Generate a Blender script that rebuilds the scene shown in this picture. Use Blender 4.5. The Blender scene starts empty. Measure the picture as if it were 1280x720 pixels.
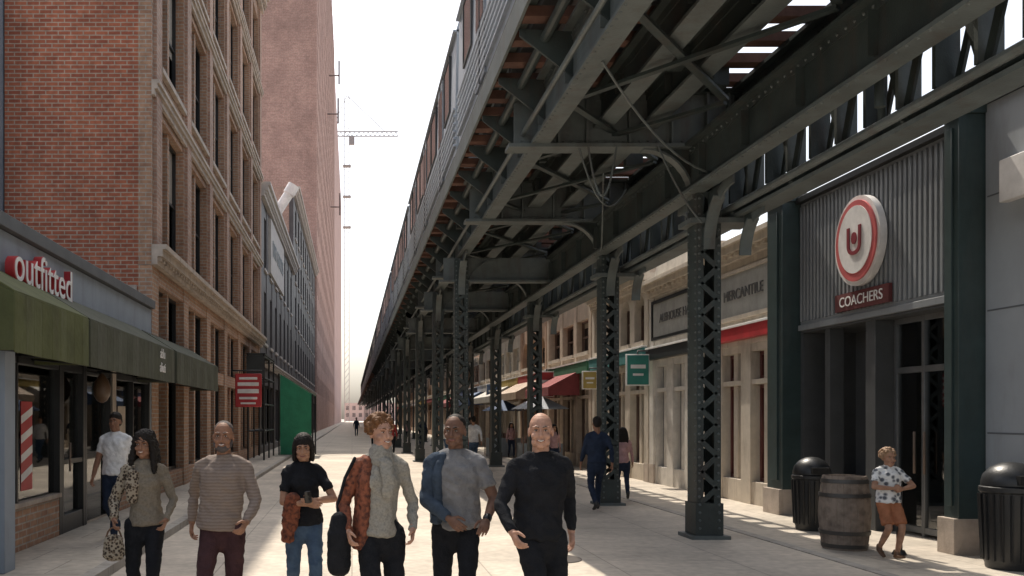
import bpy, math, random
from mathutils import Vector, Matrix, noise
random.seed(7)
scene=bpy.context.scene
R=math.radians
# ------------------------------------------------------------------ materials
MC={}
def nt(name):
    m=bpy.data.materials.new(name); m.use_nodes=True
    t=m.node_tree; b=t.nodes['Principled BSDF']
    return m,t,b
def N(t,typ,**kw):
    n=t.nodes.new(typ)
    for k,v in kw.items(): setattr(n,k,v)
    return n
def col4(c,k=1): return (min(1,c[0]*k),min(1,c[1]*k),min(1,c[2]*k),1)
def M(name,col,rough=.7,metal=0,var=.18,scale=2.5,bump=.15,bscale=40,spec=.5,dirt=0,dirtcol=(.05,.04,.03),coord='Object',bd=.01):
    if name in MC: return MC[name]
    m,t,b=nt(name); L=t.links
    tc=N(t,'ShaderNodeTexCoord'); o=tc.outputs[coord]
    n1=N(t,'ShaderNodeTexNoise'); n1.inputs['Scale'].default_value=scale; n1.inputs['Detail'].default_value=4; n1.inputs['Roughness'].default_value=.65
    L.new(o,n1.inputs['Vector'])
    cr=N(t,'ShaderNodeValToRGB'); cr.color_ramp.elements[0].position=.3; cr.color_ramp.elements[1].position=.7
    cr.color_ramp.elements[0].color=col4(col,1-var); cr.color_ramp.elements[1].color=col4(col,1+var)
    L.new(n1.outputs['Fac'],cr.inputs['Fac']); out=cr.outputs['Color']
    if dirt>0:
        mp=N(t,'ShaderNodeMapping'); mp.inputs['Scale'].default_value=(1.3,1.3,.25); L.new(o,mp.inputs['Vector'])
        n3=N(t,'ShaderNodeTexNoise'); n3.inputs['Scale'].default_value=3.1; n3.inputs['Detail'].default_value=6; n3.inputs['Roughness'].default_value=.7; L.new(mp.outputs[0],n3.inputs['Vector'])
        r3=N(t,'ShaderNodeMapRange'); r3.inputs[1].default_value=.50; r3.inputs[2].default_value=.68; r3.inputs[4].default_value=dirt; L.new(n3.outputs['Fac'],r3.inputs[0])
        mx=N(t,'ShaderNodeMix',data_type='RGBA'); L.new(r3.outputs[0],mx.inputs[0]); L.new(out,mx.inputs[6]); mx.inputs[7].default_value=(*dirtcol,1); out=mx.outputs[2]
    L.new(out,b.inputs['Base Color'])
    b.inputs['Roughness'].default_value=rough; b.inputs['Metallic'].default_value=metal; b.inputs['Specular IOR Level'].default_value=spec
    if bump>0:
        n2=N(t,'ShaderNodeTexNoise'); n2.inputs['Scale'].default_value=bscale; n2.inputs['Detail'].default_value=2; L.new(o,n2.inputs['Vector'])
        bp=N(t,'ShaderNodeBump'); bp.inputs['Strength'].default_value=bump; bp.inputs['Distance'].default_value=bd; L.new(n2.outputs['Fac'],bp.inputs['Height']); L.new(bp.outputs[0],b.inputs['Normal'])
    MC[name]=m; return m
def brick(name,c1,c2,mortar,bw=.25,rh=.085,ms=.012,var=.35,stain=.45,bump=.6,offs=.5,sc=.35,rough=.85):
    if name in MC: return MC[name]
    m,t,b=nt(name); L=t.links
    uv=N(t,'ShaderNodeUVMap'); tc=N(t,'ShaderNodeTexCoord')
    br=N(t,'ShaderNodeTexBrick'); br.offset=offs; br.inputs['Scale'].default_value=1; br.inputs['Brick Width'].default_value=bw; br.inputs['Row Height'].default_value=rh
    br.inputs['Mortar Size'].default_value=ms; br.inputs['Mortar Smooth'].default_value=.2; br.inputs['Bias'].default_value=-.1
    br.inputs['Color1'].default_value=(*c1,1); br.inputs['Color2'].default_value=(*c2,1); br.inputs['Mortar'].default_value=(*mortar,1)
    L.new(uv.outputs[0],br.inputs['Vector'])
    n=N(t,'ShaderNodeTexNoise'); n.inputs['Scale'].default_value=sc; n.inputs['Detail'].default_value=6; n.inputs['Roughness'].default_value=.7; L.new(tc.outputs['Object'],n.inputs['Vector'])
    mr=N(t,'ShaderNodeMapRange'); mr.inputs[1].default_value=.3; mr.inputs[2].default_value=.7; mr.inputs[3].default_value=1-stain; mr.inputs[4].default_value=1.15; L.new(n.outputs['Fac'],mr.inputs[0])
    n4=N(t,'ShaderNodeTexNoise'); n4.inputs['Scale'].default_value=9; n4.inputs['Detail'].default_value=4; L.new(tc.outputs['Object'],n4.inputs['Vector'])
    mr4=N(t,'ShaderNodeMapRange'); mr4.inputs[1].default_value=.3; mr4.inputs[2].default_value=.7; mr4.inputs[3].default_value=1-var*.6; mr4.inputs[4].default_value=1+var*.4; L.new(n4.outputs['Fac'],mr4.inputs[0])
    mu=N(t,'ShaderNodeMath',operation='MULTIPLY'); L.new(mr.outputs[0],mu.inputs[0]); L.new(mr4.outputs[0],mu.inputs[1])
    mx=N(t,'ShaderNodeVectorMath',operation='SCALE'); L.new(br.outputs['Color'],mx.inputs[0]); L.new(mu.outputs[0],mx.inputs['Scale'])
    L.new(mx.outputs[0],b.inputs['Base Color']); b.inputs['Roughness'].default_value=rough
    bp=N(t,'ShaderNodeBump'); bp.invert=True; bp.inputs['Strength'].default_value=bump; bp.inputs['Distance'].default_value=.01; L.new(br.outputs['Fac'],bp.inputs['Height'])
    L.new(bp.outputs[0],b.inputs['Normal'])
    MC[name]=m; return m
def pattern(name,kind,c1,c2,scale=20,rough=.85,c3=None):
    if name in MC: return MC[name]
    m,t,b=nt(name); L=t.links; tc=N(t,'ShaderNodeTexCoord')
    if kind=='stripe':
        w=N(t,'ShaderNodeTexWave',bands_direction='Z'); w.inputs['Scale'].default_value=scale; w.inputs['Distortion'].default_value=2.5; w.inputs['Detail'].default_value=3; w.inputs['Detail Scale'].default_value=2; fac=w.outputs['Fac']; L.new(tc.outputs['Object'],w.inputs['Vector'])
    elif kind=='blotch':
        w=N(t,'ShaderNodeTexVoronoi'); w.inputs['Scale'].default_value=scale; L.new(tc.outputs['Object'],w.inputs['Vector']); fac=w.outputs['Distance']
    else:
        w=N(t,'ShaderNodeTexNoise'); w.inputs['Scale'].default_value=scale; w.inputs['Detail'].default_value=3; fac=w.outputs['Fac']; L.new(tc.outputs['Object'],w.inputs['Vector'])
    cr=N(t,'ShaderNodeValToRGB'); e=cr.color_ramp.elements; e[0].position=.3; e[1].position=.6; e[0].color=(*c1,1); e[1].color=(*c2,1)
    if c3: x=e.new(.45); x.color=(*c3,1)
    L.new(fac,cr.inputs['Fac']); L.new(cr.outputs[0],b.inputs['Base Color']); b.inputs['Roughness'].default_value=rough; b.inputs['Specular IOR Level'].default_value=.25
    n2=N(t,'ShaderNodeTexNoise'); n2.inputs['Scale'].default_value=60; L.new(tc.outputs['Object'],n2.inputs['Vector'])
    bp=N(t,'ShaderNodeBump'); bp.inputs['Strength'].default_value=.35; bp.inputs['Distance'].default_value=.01; L.new(n2.outputs['Fac'],bp.inputs['Height']); L.new(bp.outputs[0],b.inputs['Normal'])
    MC[name]=m; return m
def glass_clear(name='shop_glass'):
    if name in MC: return MC[name]
    m,t,b=nt(name); L=t.links; t.nodes.remove(b); o=t.nodes['Material Output']
    tr=N(t,'ShaderNodeBsdfTransparent'); tr.inputs[0].default_value=(.85,.9,.9,1); gl=N(t,'ShaderNodeBsdfGlossy'); gl.inputs['Roughness'].default_value=.02
    fr=N(t,'ShaderNodeFresnel'); fr.inputs[0].default_value=1.6
    ad=N(t,'ShaderNodeMath',operation='ADD'); L.new(fr.outputs[0],ad.inputs[0]); ad.inputs[1].default_value=.06
    mx=N(t,'ShaderNodeMixShader'); L.new(ad.outputs[0],mx.inputs[0]); L.new(tr.outputs[0],mx.inputs[1]); L.new(gl.outputs[0],mx.inputs[2]); L.new(mx.outputs[0],o.inputs[0])
    MC[name]=m; return m
def glass_dark(name,c=(.02,.025,.03),rough=.06):
    if name in MC: return MC[name]
    m=M(name,c,rough=rough,var=.6,scale=.9,bump=.08,bscale=1.5,spec=.8,bd=.05); return m
# ------------------------------------------------------------------ builder
class Obj:
    def __init__(s,name,bevel=0): s.name=name; s.parts={}; s.extra=[]; s.bevel=bevel
    def P(s,part,mat):
        if part not in s.parts: s.parts[part]=([],[],mat)
        return s.parts[part]
    def poly(s,part,mat,vs,fs):
        V,F,_=s.P(part,mat); b=len(V); V.extend(tuple(v) for v in vs); F.extend([tuple(i+b for i in f) for f in fs])
    def box(s,part,mat,x0,x1,y0,y1,z0,z1):
        x0,x1=sorted((x0,x1)); y0,y1=sorted((y0,y1)); z0,z1=sorted((z0,z1))
        s.poly(part,mat,[(x0,y0,z0),(x1,y0,z0),(x1,y1,z0),(x0,y1,z0),(x0,y0,z1),(x1,y0,z1),(x1,y1,z1),(x0,y1,z1)],
          [(0,3,2,1),(4,5,6,7),(0,1,5,4),(1,2,6,5),(2,3,7,6),(3,0,4,7)])
    def beam(s,part,mat,p,q,w,h,up=(0,0,1)):
        p=Vector(p);q=Vector(q);d=(q-p).normalized();up=Vector(up)
        if abs(d.dot(up))>.98: up=Vector((1,0,0))
        a=d.cross(up).normalized()*(w/2); b=a.cross(d).normalized()*(h/2)
        vs=[p-a-b,p+a-b,p+a+b,p-a+b,q-a-b,q+a-b,q+a+b,q-a+b]
        s.poly(part,mat,vs,[(0,1,2,3),(7,6,5,4),(0,4,5,1),(1,5,6,2),(2,6,7,3),(3,7,4,0)])
    def cyl(s,part,mat,p,q,r0,r1=None,n=12):
        p=Vector(p);q=Vector(q);r1=r0 if r1 is None else r1; d=(q-p).normalized()
        u=d.orthogonal().normalized(); v=d.cross(u)
        vs=[];
        for c,r in ((p,r0),(q,r1)):
            for i in range(n):
                a=2*math.pi*i/n; vs.append(c+(u*math.cos(a)+v*math.sin(a))*r)
        fs=[(i,(i+1)%n,n+(i+1)%n,n+i) for i in range(n)]+[tuple(range(n-1,-1,-1)),tuple(range(n,2*n))]
        s.poly(part,mat,vs,fs)
    def path(s,part,mat,pts,r,n=6):
        for a,b in zip(pts[:-1],pts[1:]): s.cyl(part,mat,a,b,r,n=n)
    def lathe(s,part,mat,c,prof,n=24):
        vs=[];fs=[]
        for r,z in prof:
            for i in range(n):
                a=2*math.pi*i/n; vs.append((c[0]+r*math.cos(a),c[1]+r*math.sin(a),c[2]+z))
        for k in range(len(prof)-1):
            for i in range(n): fs.append((k*n+i,k*n+(i+1)%n,(k+1)*n+(i+1)%n,(k+1)*n+i))
        fs.append(tuple(range(n-1,-1,-1))); m=(len(prof)-1)*n; fs.append(tuple(range(m,m+n)))
        s.poly(part,mat,vs,fs)
    def plate(s,part,mat,pts,th):
        th=Vector(th)/2; pts=[Vector(p) for p in pts]; n=len(pts)
        vs=[p-th for p in pts]+[p+th for p in pts]
        s.poly(part,mat,vs,[tuple(range(n-1,-1,-1)),tuple(range(n,2*n))]+[(i,(i+1)%n,n+(i+1)%n,n+i) for i in range(n)])
    def rivet(s,part,mat,c,nrm,r=.018):
        c=Vector(c);d=Vector(nrm);u=d.orthogonal().normalized();v=d.cross(u)
        vs=[c+(u*math.cos(a*math.pi/3)+v*math.sin(a*math.pi/3))*r for a in range(6)]+[c+(u*math.cos(a*math.pi/3)+v*math.sin(a*math.pi/3))*r*.6+d*r*.7 for a in range(6)]
        s.poly(part,mat,vs,[(i,(i+1)%6,6+(i+1)%6,6+i) for i in range(6)]+[(6,7,8,9,10,11)])
    def text(s,part,mat,txt,pos,size,xaxis,ext=.02,align='CENTER',sx=1):
        cu=bpy.data.curves.new(part,'FONT'); cu.body=txt; cu.size=size; cu.extrude=ext; cu.align_x=align; cu.align_y='CENTER'; cu.materials.append(mat)
        ob=bpy.data.objects.new(part,cu); scene.collection.objects.link(ob)
        x=Vector(xaxis).normalized(); y=Vector((0,0,1)); z=x.cross(y)
        m=Matrix((x,y,z)).transposed().to_4x4(); m.translation=Vector(pos); ob.matrix_world=m@Matrix.Diagonal((sx,1,1,1)); s.extra.append(ob)
    def done(s):
        obs=[]
        single=len(s.parts)==1 and not s.extra
        for k,(V,F,mat) in s.parts.items():
            me=bpy.data.meshes.new(k); me.from_pydata(V,[],F); me.materials.append(mat)
            uv=me.uv_layers.new(name='UVMap'); d=uv.data
            for p in me.polygons:
                n=p.normal; a=[abs(c) for c in n]
                for li in p.loop_indices:
                    c=me.vertices[me.loops[li].vertex_index].co
                    if a[0]>=a[1] and a[0]>=a[2]: d[li].uv=(c.y,c.z)
                    elif a[1]>=a[2]: d[li].uv=(c.x,c.z)
                    else: d[li].uv=(c.x,c.y)
            me.polygons.foreach_set('use_smooth',[True]*len(me.polygons)); me.set_sharp_from_angle(angle=R(35)); me.update()
            ob=bpy.data.objects.new(s.name if single else k,me); scene.collection.objects.link(ob); obs.append(ob)
            if s.bevel:
                b=ob.modifiers.new('b','BEVEL'); b.width=s.bevel; b.segments=1; b.limit_method='ANGLE'
        if single: return obs[0]
        e=bpy.data.objects.new(s.name,None); scene.collection.objects.link(e)
        for o in obs+s.extra: o.parent=e
        return e
# ------------------------------------------------------------------ people
RND=((.98,.15),(.85,.53),(.5,.87)); FLT=((.10,.15),(.09,.6),(.05,.93))
class Layer:
    def __init__(s,mat,vox=.012,amp=0,freq=14,sm=3,head=False): s.V=[];s.F=[];s.mat=mat;s.vox=vox;s.amp=amp;s.freq=freq;s.sm=sm;s.head=head
    def tube(s,pts,rad,side=(1,0,0),seg=16,flat0=False,flat1=False):
        pts=[Vector(p) for p in pts]; rad=[(r,r) if not isinstance(r,(tuple,list)) else r for r in rad]; side=Vector(side)
        rings=[]
        d0=(pts[0]-pts[1]).normalized(); d1=(pts[-1]-pts[-2]).normalized()
        m0=min(rad[0]);m1=min(rad[-1])
        for k,sc in (FLT if flat0 else RND): rings.append((pts[0]+d0*m0*k,rad[0][0]*sc,rad[0][1]*sc,-d0))
        for i,p in enumerate(pts):
            if i==0:t=-d0
            elif i==len(pts)-1:t=d1
            else: t=((pts[i+1]-p).normalized()+(p-pts[i-1]).normalized()).normalized()
            rings.append((p,rad[i][0],rad[i][1],t))
        for k,sc in reversed(FLT if flat1 else RND): rings.append((pts[-1]+d1*m1*k,rad[-1][0]*sc,rad[-1][1]*sc,d1))
        b=len(s.V)
        for c,a,bb,t in rings:
            sd=side-t*side.dot(t)
            if sd.length<.05: sd=t.orthogonal()
            u=sd.normalized(); v=t.cross(u)
            for i in range(seg):
                an=2*math.pi*i/seg; s.V.append(c+u*math.cos(an)*a+v*math.sin(an)*bb)
        n=len(rings)
        for k in range(n-1):
            for i in range(seg): s.F.append((b+k*seg+i,b+k*seg+(i+1)%seg,b+(k+1)*seg+(i+1)%seg,b+(k+1)*seg+i))
        s.F.append(tuple(b+i for i in range(seg-1,-1,-1))); s.F.append(tuple(b+(n-1)*seg+i for i in range(seg)))
    def ell(s,c,r,rot=None,seg=16,rg=10):
        b=len(s.V); c=Vector(c)
        for k in range(1,rg):
            th=math.pi*k/rg
            for i in range(seg):
                a=2*math.pi*i/seg; v=Vector((r[0]*math.sin(th)*math.cos(a),r[1]*math.sin(th)*math.sin(a),r[2]*-math.cos(th)))
                if rot: v=rot@v
                s.V.append(c+v)
        lo=Vector((0,0,-r[2]));hi=Vector((0,0,r[2]))
        if rot: lo=rot@lo;hi=rot@hi
        s.V.append(c+lo);s.V.append(c+hi); L=len(s.V)-2
        for k in range(rg-2):
            for i in range(seg): s.F.append((b+k*seg+i,b+k*seg+(i+1)%seg,b+(k+1)*seg+(i+1)%seg,b+(k+1)*seg+i))
        for i in range(seg):
            s.F.append((L,b+(i+1)%seg,b+i)); s.F.append((L+1,b+(rg-2)*seg+i,b+(rg-2)*seg+(i+1)%seg))
    def mesh(s,name,voxmul,hm,sc):
        V=[hm@v for v in s.V] if s.head else s.V
        me=bpy.data.meshes.new(name); me.from_pydata([tuple(v) for v in V],[],s.F)
        if s.vox:
            ob=bpy.data.objects.new('tmp',me); scene.collection.objects.link(ob)
            m=ob.modifiers.new('r','REMESH'); m.mode='VOXEL'; m.voxel_size=s.vox*voxmul; m.use_smooth_shade=True
            if s.sm: m=ob.modifiers.new('s','SMOOTH'); m.iterations=s.sm; m.factor=.5
            dg=bpy.context.evaluated_depsgraph_get(); me2=bpy.data.meshes.new_from_object(ob.evaluated_get(dg)); bpy.data.objects.remove(ob); me=me2; me.name=name
            if s.amp:
                f=s.freq; off=Vector((random.random()*9,random.random()*9,0))
                nr=[v.normal.copy() for v in me.vertices]
                for v,n in zip(me.vertices,nr):
                    c=v.co
                    q=noise.noise(Vector((c.x*f,c.y*f,c.z*f*1.4+c.x*f*.6))+off)
                    q2=noise.noise(Vector((c.x*f*2.2,c.y*f*2.2,c.z*f*3))+off)
                    v.co=c+n*(s.amp*((1-abs(q)*2.6)*.9-.3+q2*.5))
        me.materials.clear(); me.materials.append(s.mat)
        me.transform(Matrix.Scale(sc,4)); me.polygons.foreach_set('use_smooth',[True]*len(me.polygons)); me.update()
        return me
def ik(a,c,l1,l2,pole):
    a=Vector(a);c=Vector(c);d=c-a;D=min(d.length,l1+l2-.004);dn=d.normalized();c=a+dn*D
    x=(l1*l1-l2*l2+D*D)/(2*D);h=math.sqrt(max(0,l1*l1-x*x)); p=Vector(pole);p=(p-dn*p.dot(dn)).normalized()
    return a+dn*x+p*h,c
def hand(L,W,d,n,w,curl=.5,sc=1):
    d=d.normalized(); n=(n-d*n.dot(d)).normalized(); w0=d.cross(n); w=w0 if w0.dot(w)>0 else -w0
    L.tube([W,W+d*.03*sc,W+d*.075*sc],[(.024*sc,.018*sc),(.033*sc,.016*sc),(.036*sc,.013*sc)],side=w,seg=14)
    ax=d.cross(n)
    for k,(o,l) in enumerate(((.029,.072),(.010,.080),(-.010,.075),(-.028,.060))):
        p=W+d*(.078-.004*abs(k-1))*sc+w*o*sc; pts=[p-d*.012*sc]; dd=d.copy(); pts.append(p)
        for j,fr in enumerate((.42,.32,.26)):
            dd=(Matrix.Rotation(curl*(.8+.15*k)*(1 if j else .6), 3, ax) @ dd) ; p=p+dd*l*fr*sc; pts.append(p)
        L.tube(pts,[.0088*sc,.0088*sc,.0082*sc,.0076*sc,.0066*sc],side=w,seg=8)
    p=W+d*.02*sc+w*.022*sc; q=p+(d*.55+w*.7+n*.25).normalized()*.036*sc; r=q+(d*.85+w*.25+n*.4).normalized()*.03*sc; t=r+(d*.9+n*.5).normalized()*.022*sc
    L.tube([p,q,r,t],[.013*sc,.0115*sc,.0098*sc,.008*sc],side=w,seg=8)
def person(name,X,Y,H,yaw=0,z=0,fem=False,skin=None,top=None,sleeve='long',pants=None,plen='long',shoe=None,hair='none',hmat=None,beard=None,
           arms=None,step=1,stride=1.0,turn=0,tilt=0,q=1.0,extras=None,sl_mats=None,child=False,loose=0,shift=0,smile=False):
    LY={}
    hx=.092; sx=.160 if fem else .185
    wid=.9 if fem else 1.0
    hs=1.22 if child else 1.04
    hipz=.905
    sk=Layer(skin,.0055*q,head=True,sm=2)
    hb=1.742-.237*hs
    def hz(v): return hb+(v-1.513)*hs
    sk.ell((0,.012,hz(1.662)),(.074*hs,.094*hs,.088*hs)); sk.ell((0,-.022,hz(1.60)),(.060*hs,.068*hs,.078*hs)); sk.ell((0,-.058,hz(1.545)),(.034*hs,.033*hs,.030*hs))
    for s in(-1,1):
        sk.ell((s*.037*hs,-.058*hs,hz(1.602)),(.026*hs,.026*hs,.022*hs)); sk.ell((s*.075*hs,.004,hz(1.622)),(.010,.019,.031))
        sk.ell((s*.040*hs,-.025,hz(1.56)),(.022,.05,.028))
        sk.ell((s*.03*hs,-.079*hs,hz(1.660)),(.028,.014,.009))
    sk.tube([(0,-.078*hs,hz(1.648)),(0,-.092*hs,hz(1.625)),(0,-.104*hs,hz(1.604))],[(.008,.01),(.010,.012),(.015,.012)])
    sk.ell((0,-.085*hs,hz(1.573)),(.028,.013,.014))
    sk.tube([(0,.02,hz(1.50)-.07),(0,.012,hz(1.53)),(0,.005,hz(1.58))],[.060*wid,.056*wid,.054*wid])
    LY['head']=sk
    fe=Layer(M('eye_white',(.42,.37,.34),rough=.3,bump=0),0,head=True); ir=Layer(M('iris_dark',(.015,.01,.008),rough=.2,bump=0),0,head=True)
    br=Layer(hmat or M('brow_dark',(.06,.04,.03),bump=0),0,head=True); li=Layer(M('lips',(.2,.075,.06),rough=.5,bump=0),0,head=True)
    for s in(-1,1):
        fe.ell((s*.030*hs,-.0795*hs,hz(1.638)),(.0120,.0085,.0046),seg=10,rg=6); ir.ell((s*.030*hs,-.0845*hs,hz(1.638)),(.0056,.005,.0046),seg=8,rg=6)
        br.tube([(s*.014*hs,-.094*hs,hz(1.660)),(s*.03*hs,-.093*hs,hz(1.665)),(s*.05*hs,-.078*hs,hz(1.658))],[.004,.0045,.003],seg=6)
        br.tube([(s*.019*hs,-.088*hs,hz(1.644)),(s*.03*hs,-.0895*hs,hz(1.6455)),(s*.043*hs,-.080*hs,hz(1.642))],[.0018,.002,.0015],seg=5)
    li.tube([(-.024,-.089*hs,hz(1.575)),(0,-.0985*hs,hz(1.570)),(.024,-.089*hs,hz(1.575))],[(.004,.003),(.008,.004),(.004,.003)],side=(0,0,1),seg=8)
    if smile:
        te=Layer(M('teeth',(.6,.57,.52),rough=.4,bump=0),0,head=True); te.tube([(-.018,-.0945*hs,hz(1.575)),(0,-.1015*hs,hz(1.571)),(.018,-.0945*hs,hz(1.575))],[(.0025,.002),(.0042,.003),(.0025,.002)],side=(0,0,1),seg=8); LY['teeth']=te
    LY['eyes']=fe;LY['irises']=ir;LY['eyebrows']=br;LY['lips']=li
    if hair!='none':
        h=Layer(hmat,.007*q,amp=.004,freq=60,head=True,sm=1)
        if hair=='buzz': h.ell((0,.024,hz(1.679)),(.076*hs,.088*hs,.077*hs)); h.amp=.001
        elif hair=='short':
            h.ell((0,.02,hz(1.685)),(.080*hs,.098*hs,.082*hs)); h.ell((0,.05,hz(1.64)),(.078*hs,.07*hs,.08*hs)); h.ell((0,-.045,hz(1.715)),(.055,.035,.03))
        elif hair=='long':
            h.ell((0,.02,hz(1.683)),(.086*hs,.1*hs,.083*hs)); h.amp=.009; h.freq=26
            for s in(-1,1):
                for j in range(4):
                    y=-.035+.04*j; x=s*(.074+.01*random.random())
                    h.tube([(x*.7,y,hz(1.72)),(x,y,hz(1.65)),(x*1.16,y+.005,hz(1.57)),(x*1.3,y-.01+random.uniform(-.01,.01),hz(1.49)),(x*1.35,y-.03,hz(1.40)-random.random()*.05)],[.022,.026,.03,.03,.016],seg=8)
            h.tube([(0,.07,hz(1.66)),(0,.08,hz(1.55)),(0,.07,hz(1.42))],[(.075,.04),(.095,.04),(.09,.03)])
        elif hair=='bob':
            h.ell((0,.02,hz(1.683)),(.085*hs,.1*hs,.083*hs)); h.amp=.005; h.freq=40
            for s in(-1,1): h.tube([(s*.06,0,hz(1.70)),(s*.08,.01,hz(1.63)),(s*.085,.01,hz(1.52))],[(.03,.05),(.028,.055),(.02,.045)],side=(1,0,0))
            h.tube([(0,.06,hz(1.66)),(0,.07,hz(1.50))],[(.08,.04),(.075,.035)])
        elif hair=='curly':
            rr=random.Random(3); h.vox=.006*q
            h.ell((0,.025,hz(1.68)),(.084*hs,.098*hs,.083*hs))
            for j in range(95):
                a=rr.uniform(0,2*math.pi); e=rr.uniform(-.35,1.4)
                d=Vector((math.cos(a)*math.cos(e),math.sin(a)*math.cos(e),math.sin(e)))
                if d.y<-.45 and d.z<.42: continue
                h.ell(Vector((0,.02,hz(1.665)))+Vector((d.x*.094,d.y*.104,d.z*.098))*hs,[rr.uniform(.014,.024)]*3,seg=8,rg=6)
        LY['hair']=h
    if beard:
        bd=Layer(beard,.007*q,amp=.002,freq=80,head=True,sm=1)
        bd.ell((0,-.052,hz(1.545)),(.042*hs,.043*hs,.035*hs)); 
        for s in(-1,1): bd.tube([(s*.067,-.004,hz(1.60)),(s*.058,-.03,hz(1.562)),(s*.03,-.06,hz(1.54))],[.012,.016,.02],seg=8)
        bd.tube([(-.026,-.082*hs,hz(1.578)),(0,-.093*hs,hz(1.586)),(.026,-.082*hs,hz(1.578))],[.006,.007,.006],seg=6)
        LY['beard']=bd
    t=Layer(top,.011*q,amp=.010,freq=9,sm=3); e=loose
    prof=[(.895,.178,.135),(.95,.174,.132),(1.04,.150 if fem else .165,.114),(1.15,.148 if fem else .166,.114),(1.26,.158 if fem else .182,.125),(1.35,.152 if fem else .178,.116),(1.41,.11 if fem else .125,.085),(1.45,.074,.068),(1.478,.063,.061)]
    t.tube([(shift*(1.3-zz) if zz<1.3 else 0,.006 if zz>1.3 else 0,zz) for zz,_,_ in prof],[((a+e)*wid if zz<1.44 else a,b+(e if zz<1.4 else 0)) for zz,a,b in prof],seg=28,flat0=True,flat1=True)
    if fem:
        for s in(-1,1): t.ell((s*.066,-.08,1.27),(.062,.05,.06))
    arms=arms or {}
    J={}
    skin_l=Layer(skin,.0042*q,sm=1)
    for s in(-1,1):
        S=Vector((s*sx*(.97),.01,1.375)); tg,curl,pole=arms.get(s,((s*.25,(-.16 if s*step<0 else .12),.87),.45,(s*.35,1,0)))
        E,W=ik(S,tg,.285,.255,pole); J[s]=(S,E,W)
        t.tube([(s*.03,.015,1.455),(s*.10,.012,1.425),(s*sx*.8,.01,1.395),S],[(.042,.04),(.048,.046),(.053,.054),(.054*wid,.056*wid)],side=(0,1,0))
        tl=t;k=0
        if sl_mats and s in sl_mats:
            tl=Layer(sl_mats[s],.011*q,amp=.008,freq=11,sm=2); LY['sleeve_%d'%s]=tl
            tl.tube([(s*.10,.01,1.41),(s*sx*.8,.01,1.395),S],[.056,.062,.062]); k=.007
        if sleeve=='long' or (sl_mats and s in sl_mats):
            tl.tube([S,S.lerp(E,.5),E],[.057*wid+k,.052*wid+k,.046*wid+k]); tl.tube([E,E.lerp(W,.5),W-(W-E)*.05],[.047*wid+k,.042*wid+k,.033*wid+k],flat1=True)
        else:
            tl.tube([S,S.lerp(E,.35),S.lerp(E,.66)],[.058*wid,.060*wid,.060*wid],flat1=True)
            skin_l.tube([S.lerp(E,.4),S.lerp(E,.8),E],[.046*wid,.043*wid,.039*wid])
            skin_l.tube([E,E.lerp(W,.35),W],[.040*wid,.039*wid,.026*wid])
        skin_l.tube([E.lerp(W,.85),W],[.028*wid,.026*wid])
        d=(W-E).normalized(); nn=Vector((-s,0,0)); wv=Vector((0,-1,0))
        if abs(d.z)<=.55: nn=Vector((0,1,0)); wv=Vector((0,0,1))
        hand(skin_l,W,d,nn,wv,curl,1.05 if not fem else .95)
    LY['top']=t; LY['hands_and_arms']=skin_l
    p=Layer(pants,.012*q,amp=.007,freq=10,sm=3)
    p.tube([(0,0,.80),(0,.003,.88),(0,0,.98)],[(.12,.10),(.158,.115),(.140*wid,.100)],seg=20)
    if fem: p.tube([(0,.01,.84),(0,.01,.9)],[(.162,.113),(.158,.108)],seg=20)
    sh=Layer(shoe,.010*q,sm=2); ls=Layer(skin,.010*q,sm=2)
    for s in(-1,1):
        f=(s==step)
        if step==0: A=Vector((s*.10,0,.085)); fd=Vector((s*.12,-1,0)).normalized()
        elif f: A=Vector((s*.085,-.25*stride,.095)); fd=Vector((s*.08,-1,.12)).normalized()
        else: A=Vector((s*.085,.27*stride,.17)); fd=Vector((s*.08,-1,-.55)).normalized()
        Hp=Vector((s*hx,0,hipz-.015)); K,A=ik(Hp,A,.43,.43,(s*.05,-1,0))
        if plen=='long':
            p.tube([Hp,Hp.lerp(K,.5),K],[(.090,.092),(.078,.082),(.062,.066)]); p.tube([K,K.lerp(A,.35),A+Vector((0,0,.005))],[(.062,.065),(.058,.062),(.050,.052)])
        else:
            p.tube([Hp,Hp.lerp(K,.5),Hp.lerp(K,.85)],[(.094,.094),(.090,.092),(.088,.090)],flat1=True)
            ls.tube([Hp.lerp(K,.6),K],[.062,.052]); ls.tube([K,K.lerp(A,.35),A],[.050,.052,.034])
        sh.tube([A+Vector((0,0,.02)),A+Vector((0,0,-.02))],[.045,.046])
        dn=Vector((0,0,-.048))
        sh.tube([A-fd*.035+dn*.9,A+fd*.06+dn*.95,A+fd*.15+dn*1.05],[(.036,.036),(.042,.034),(.036,.024)],side=(1,0,0))
    LY['trousers' if plen=='long' else 'shorts']=p; LY['shoes']=sh
    if plen!='long': LY['legs']=ls
    if extras: extras(LY,J,q)
    hm=Matrix.Translation((0,.01,1.50))@Matrix.Rotation(R(turn),4,'Z')@Matrix.Rotation(R(tilt),4,'X')@Matrix.Translation((0,-.01,-1.50))
    e=bpy.data.objects.new(name,None); scene.collection.objects.link(e); ch=[]
    for k,l in LY.items():
        if not l.F: continue
        me=l.mesh(k,1.0,hm,H/1.75); ob=bpy.data.objects.new(k,me); scene.collection.objects.link(ob); ob.parent=e; ch.append(ob)
    e.location=(X,Y,z); e.rotation_euler=(0,0,R(yaw))
    return e,ch
def clone(name,src,X,Y,yaw,sc=1,z=0):
    e=bpy.data.objects.new(name,None); scene.collection.objects.link(e)
    for c in src[1]:
        o=bpy.data.objects.new(c.name.split('.')[0],c.data); scene.collection.objects.link(o); o.parent=e
    e.location=(X,Y,z); e.rotation_euler=(0,0,R(yaw)); e.scale=(sc,)*3
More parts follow.
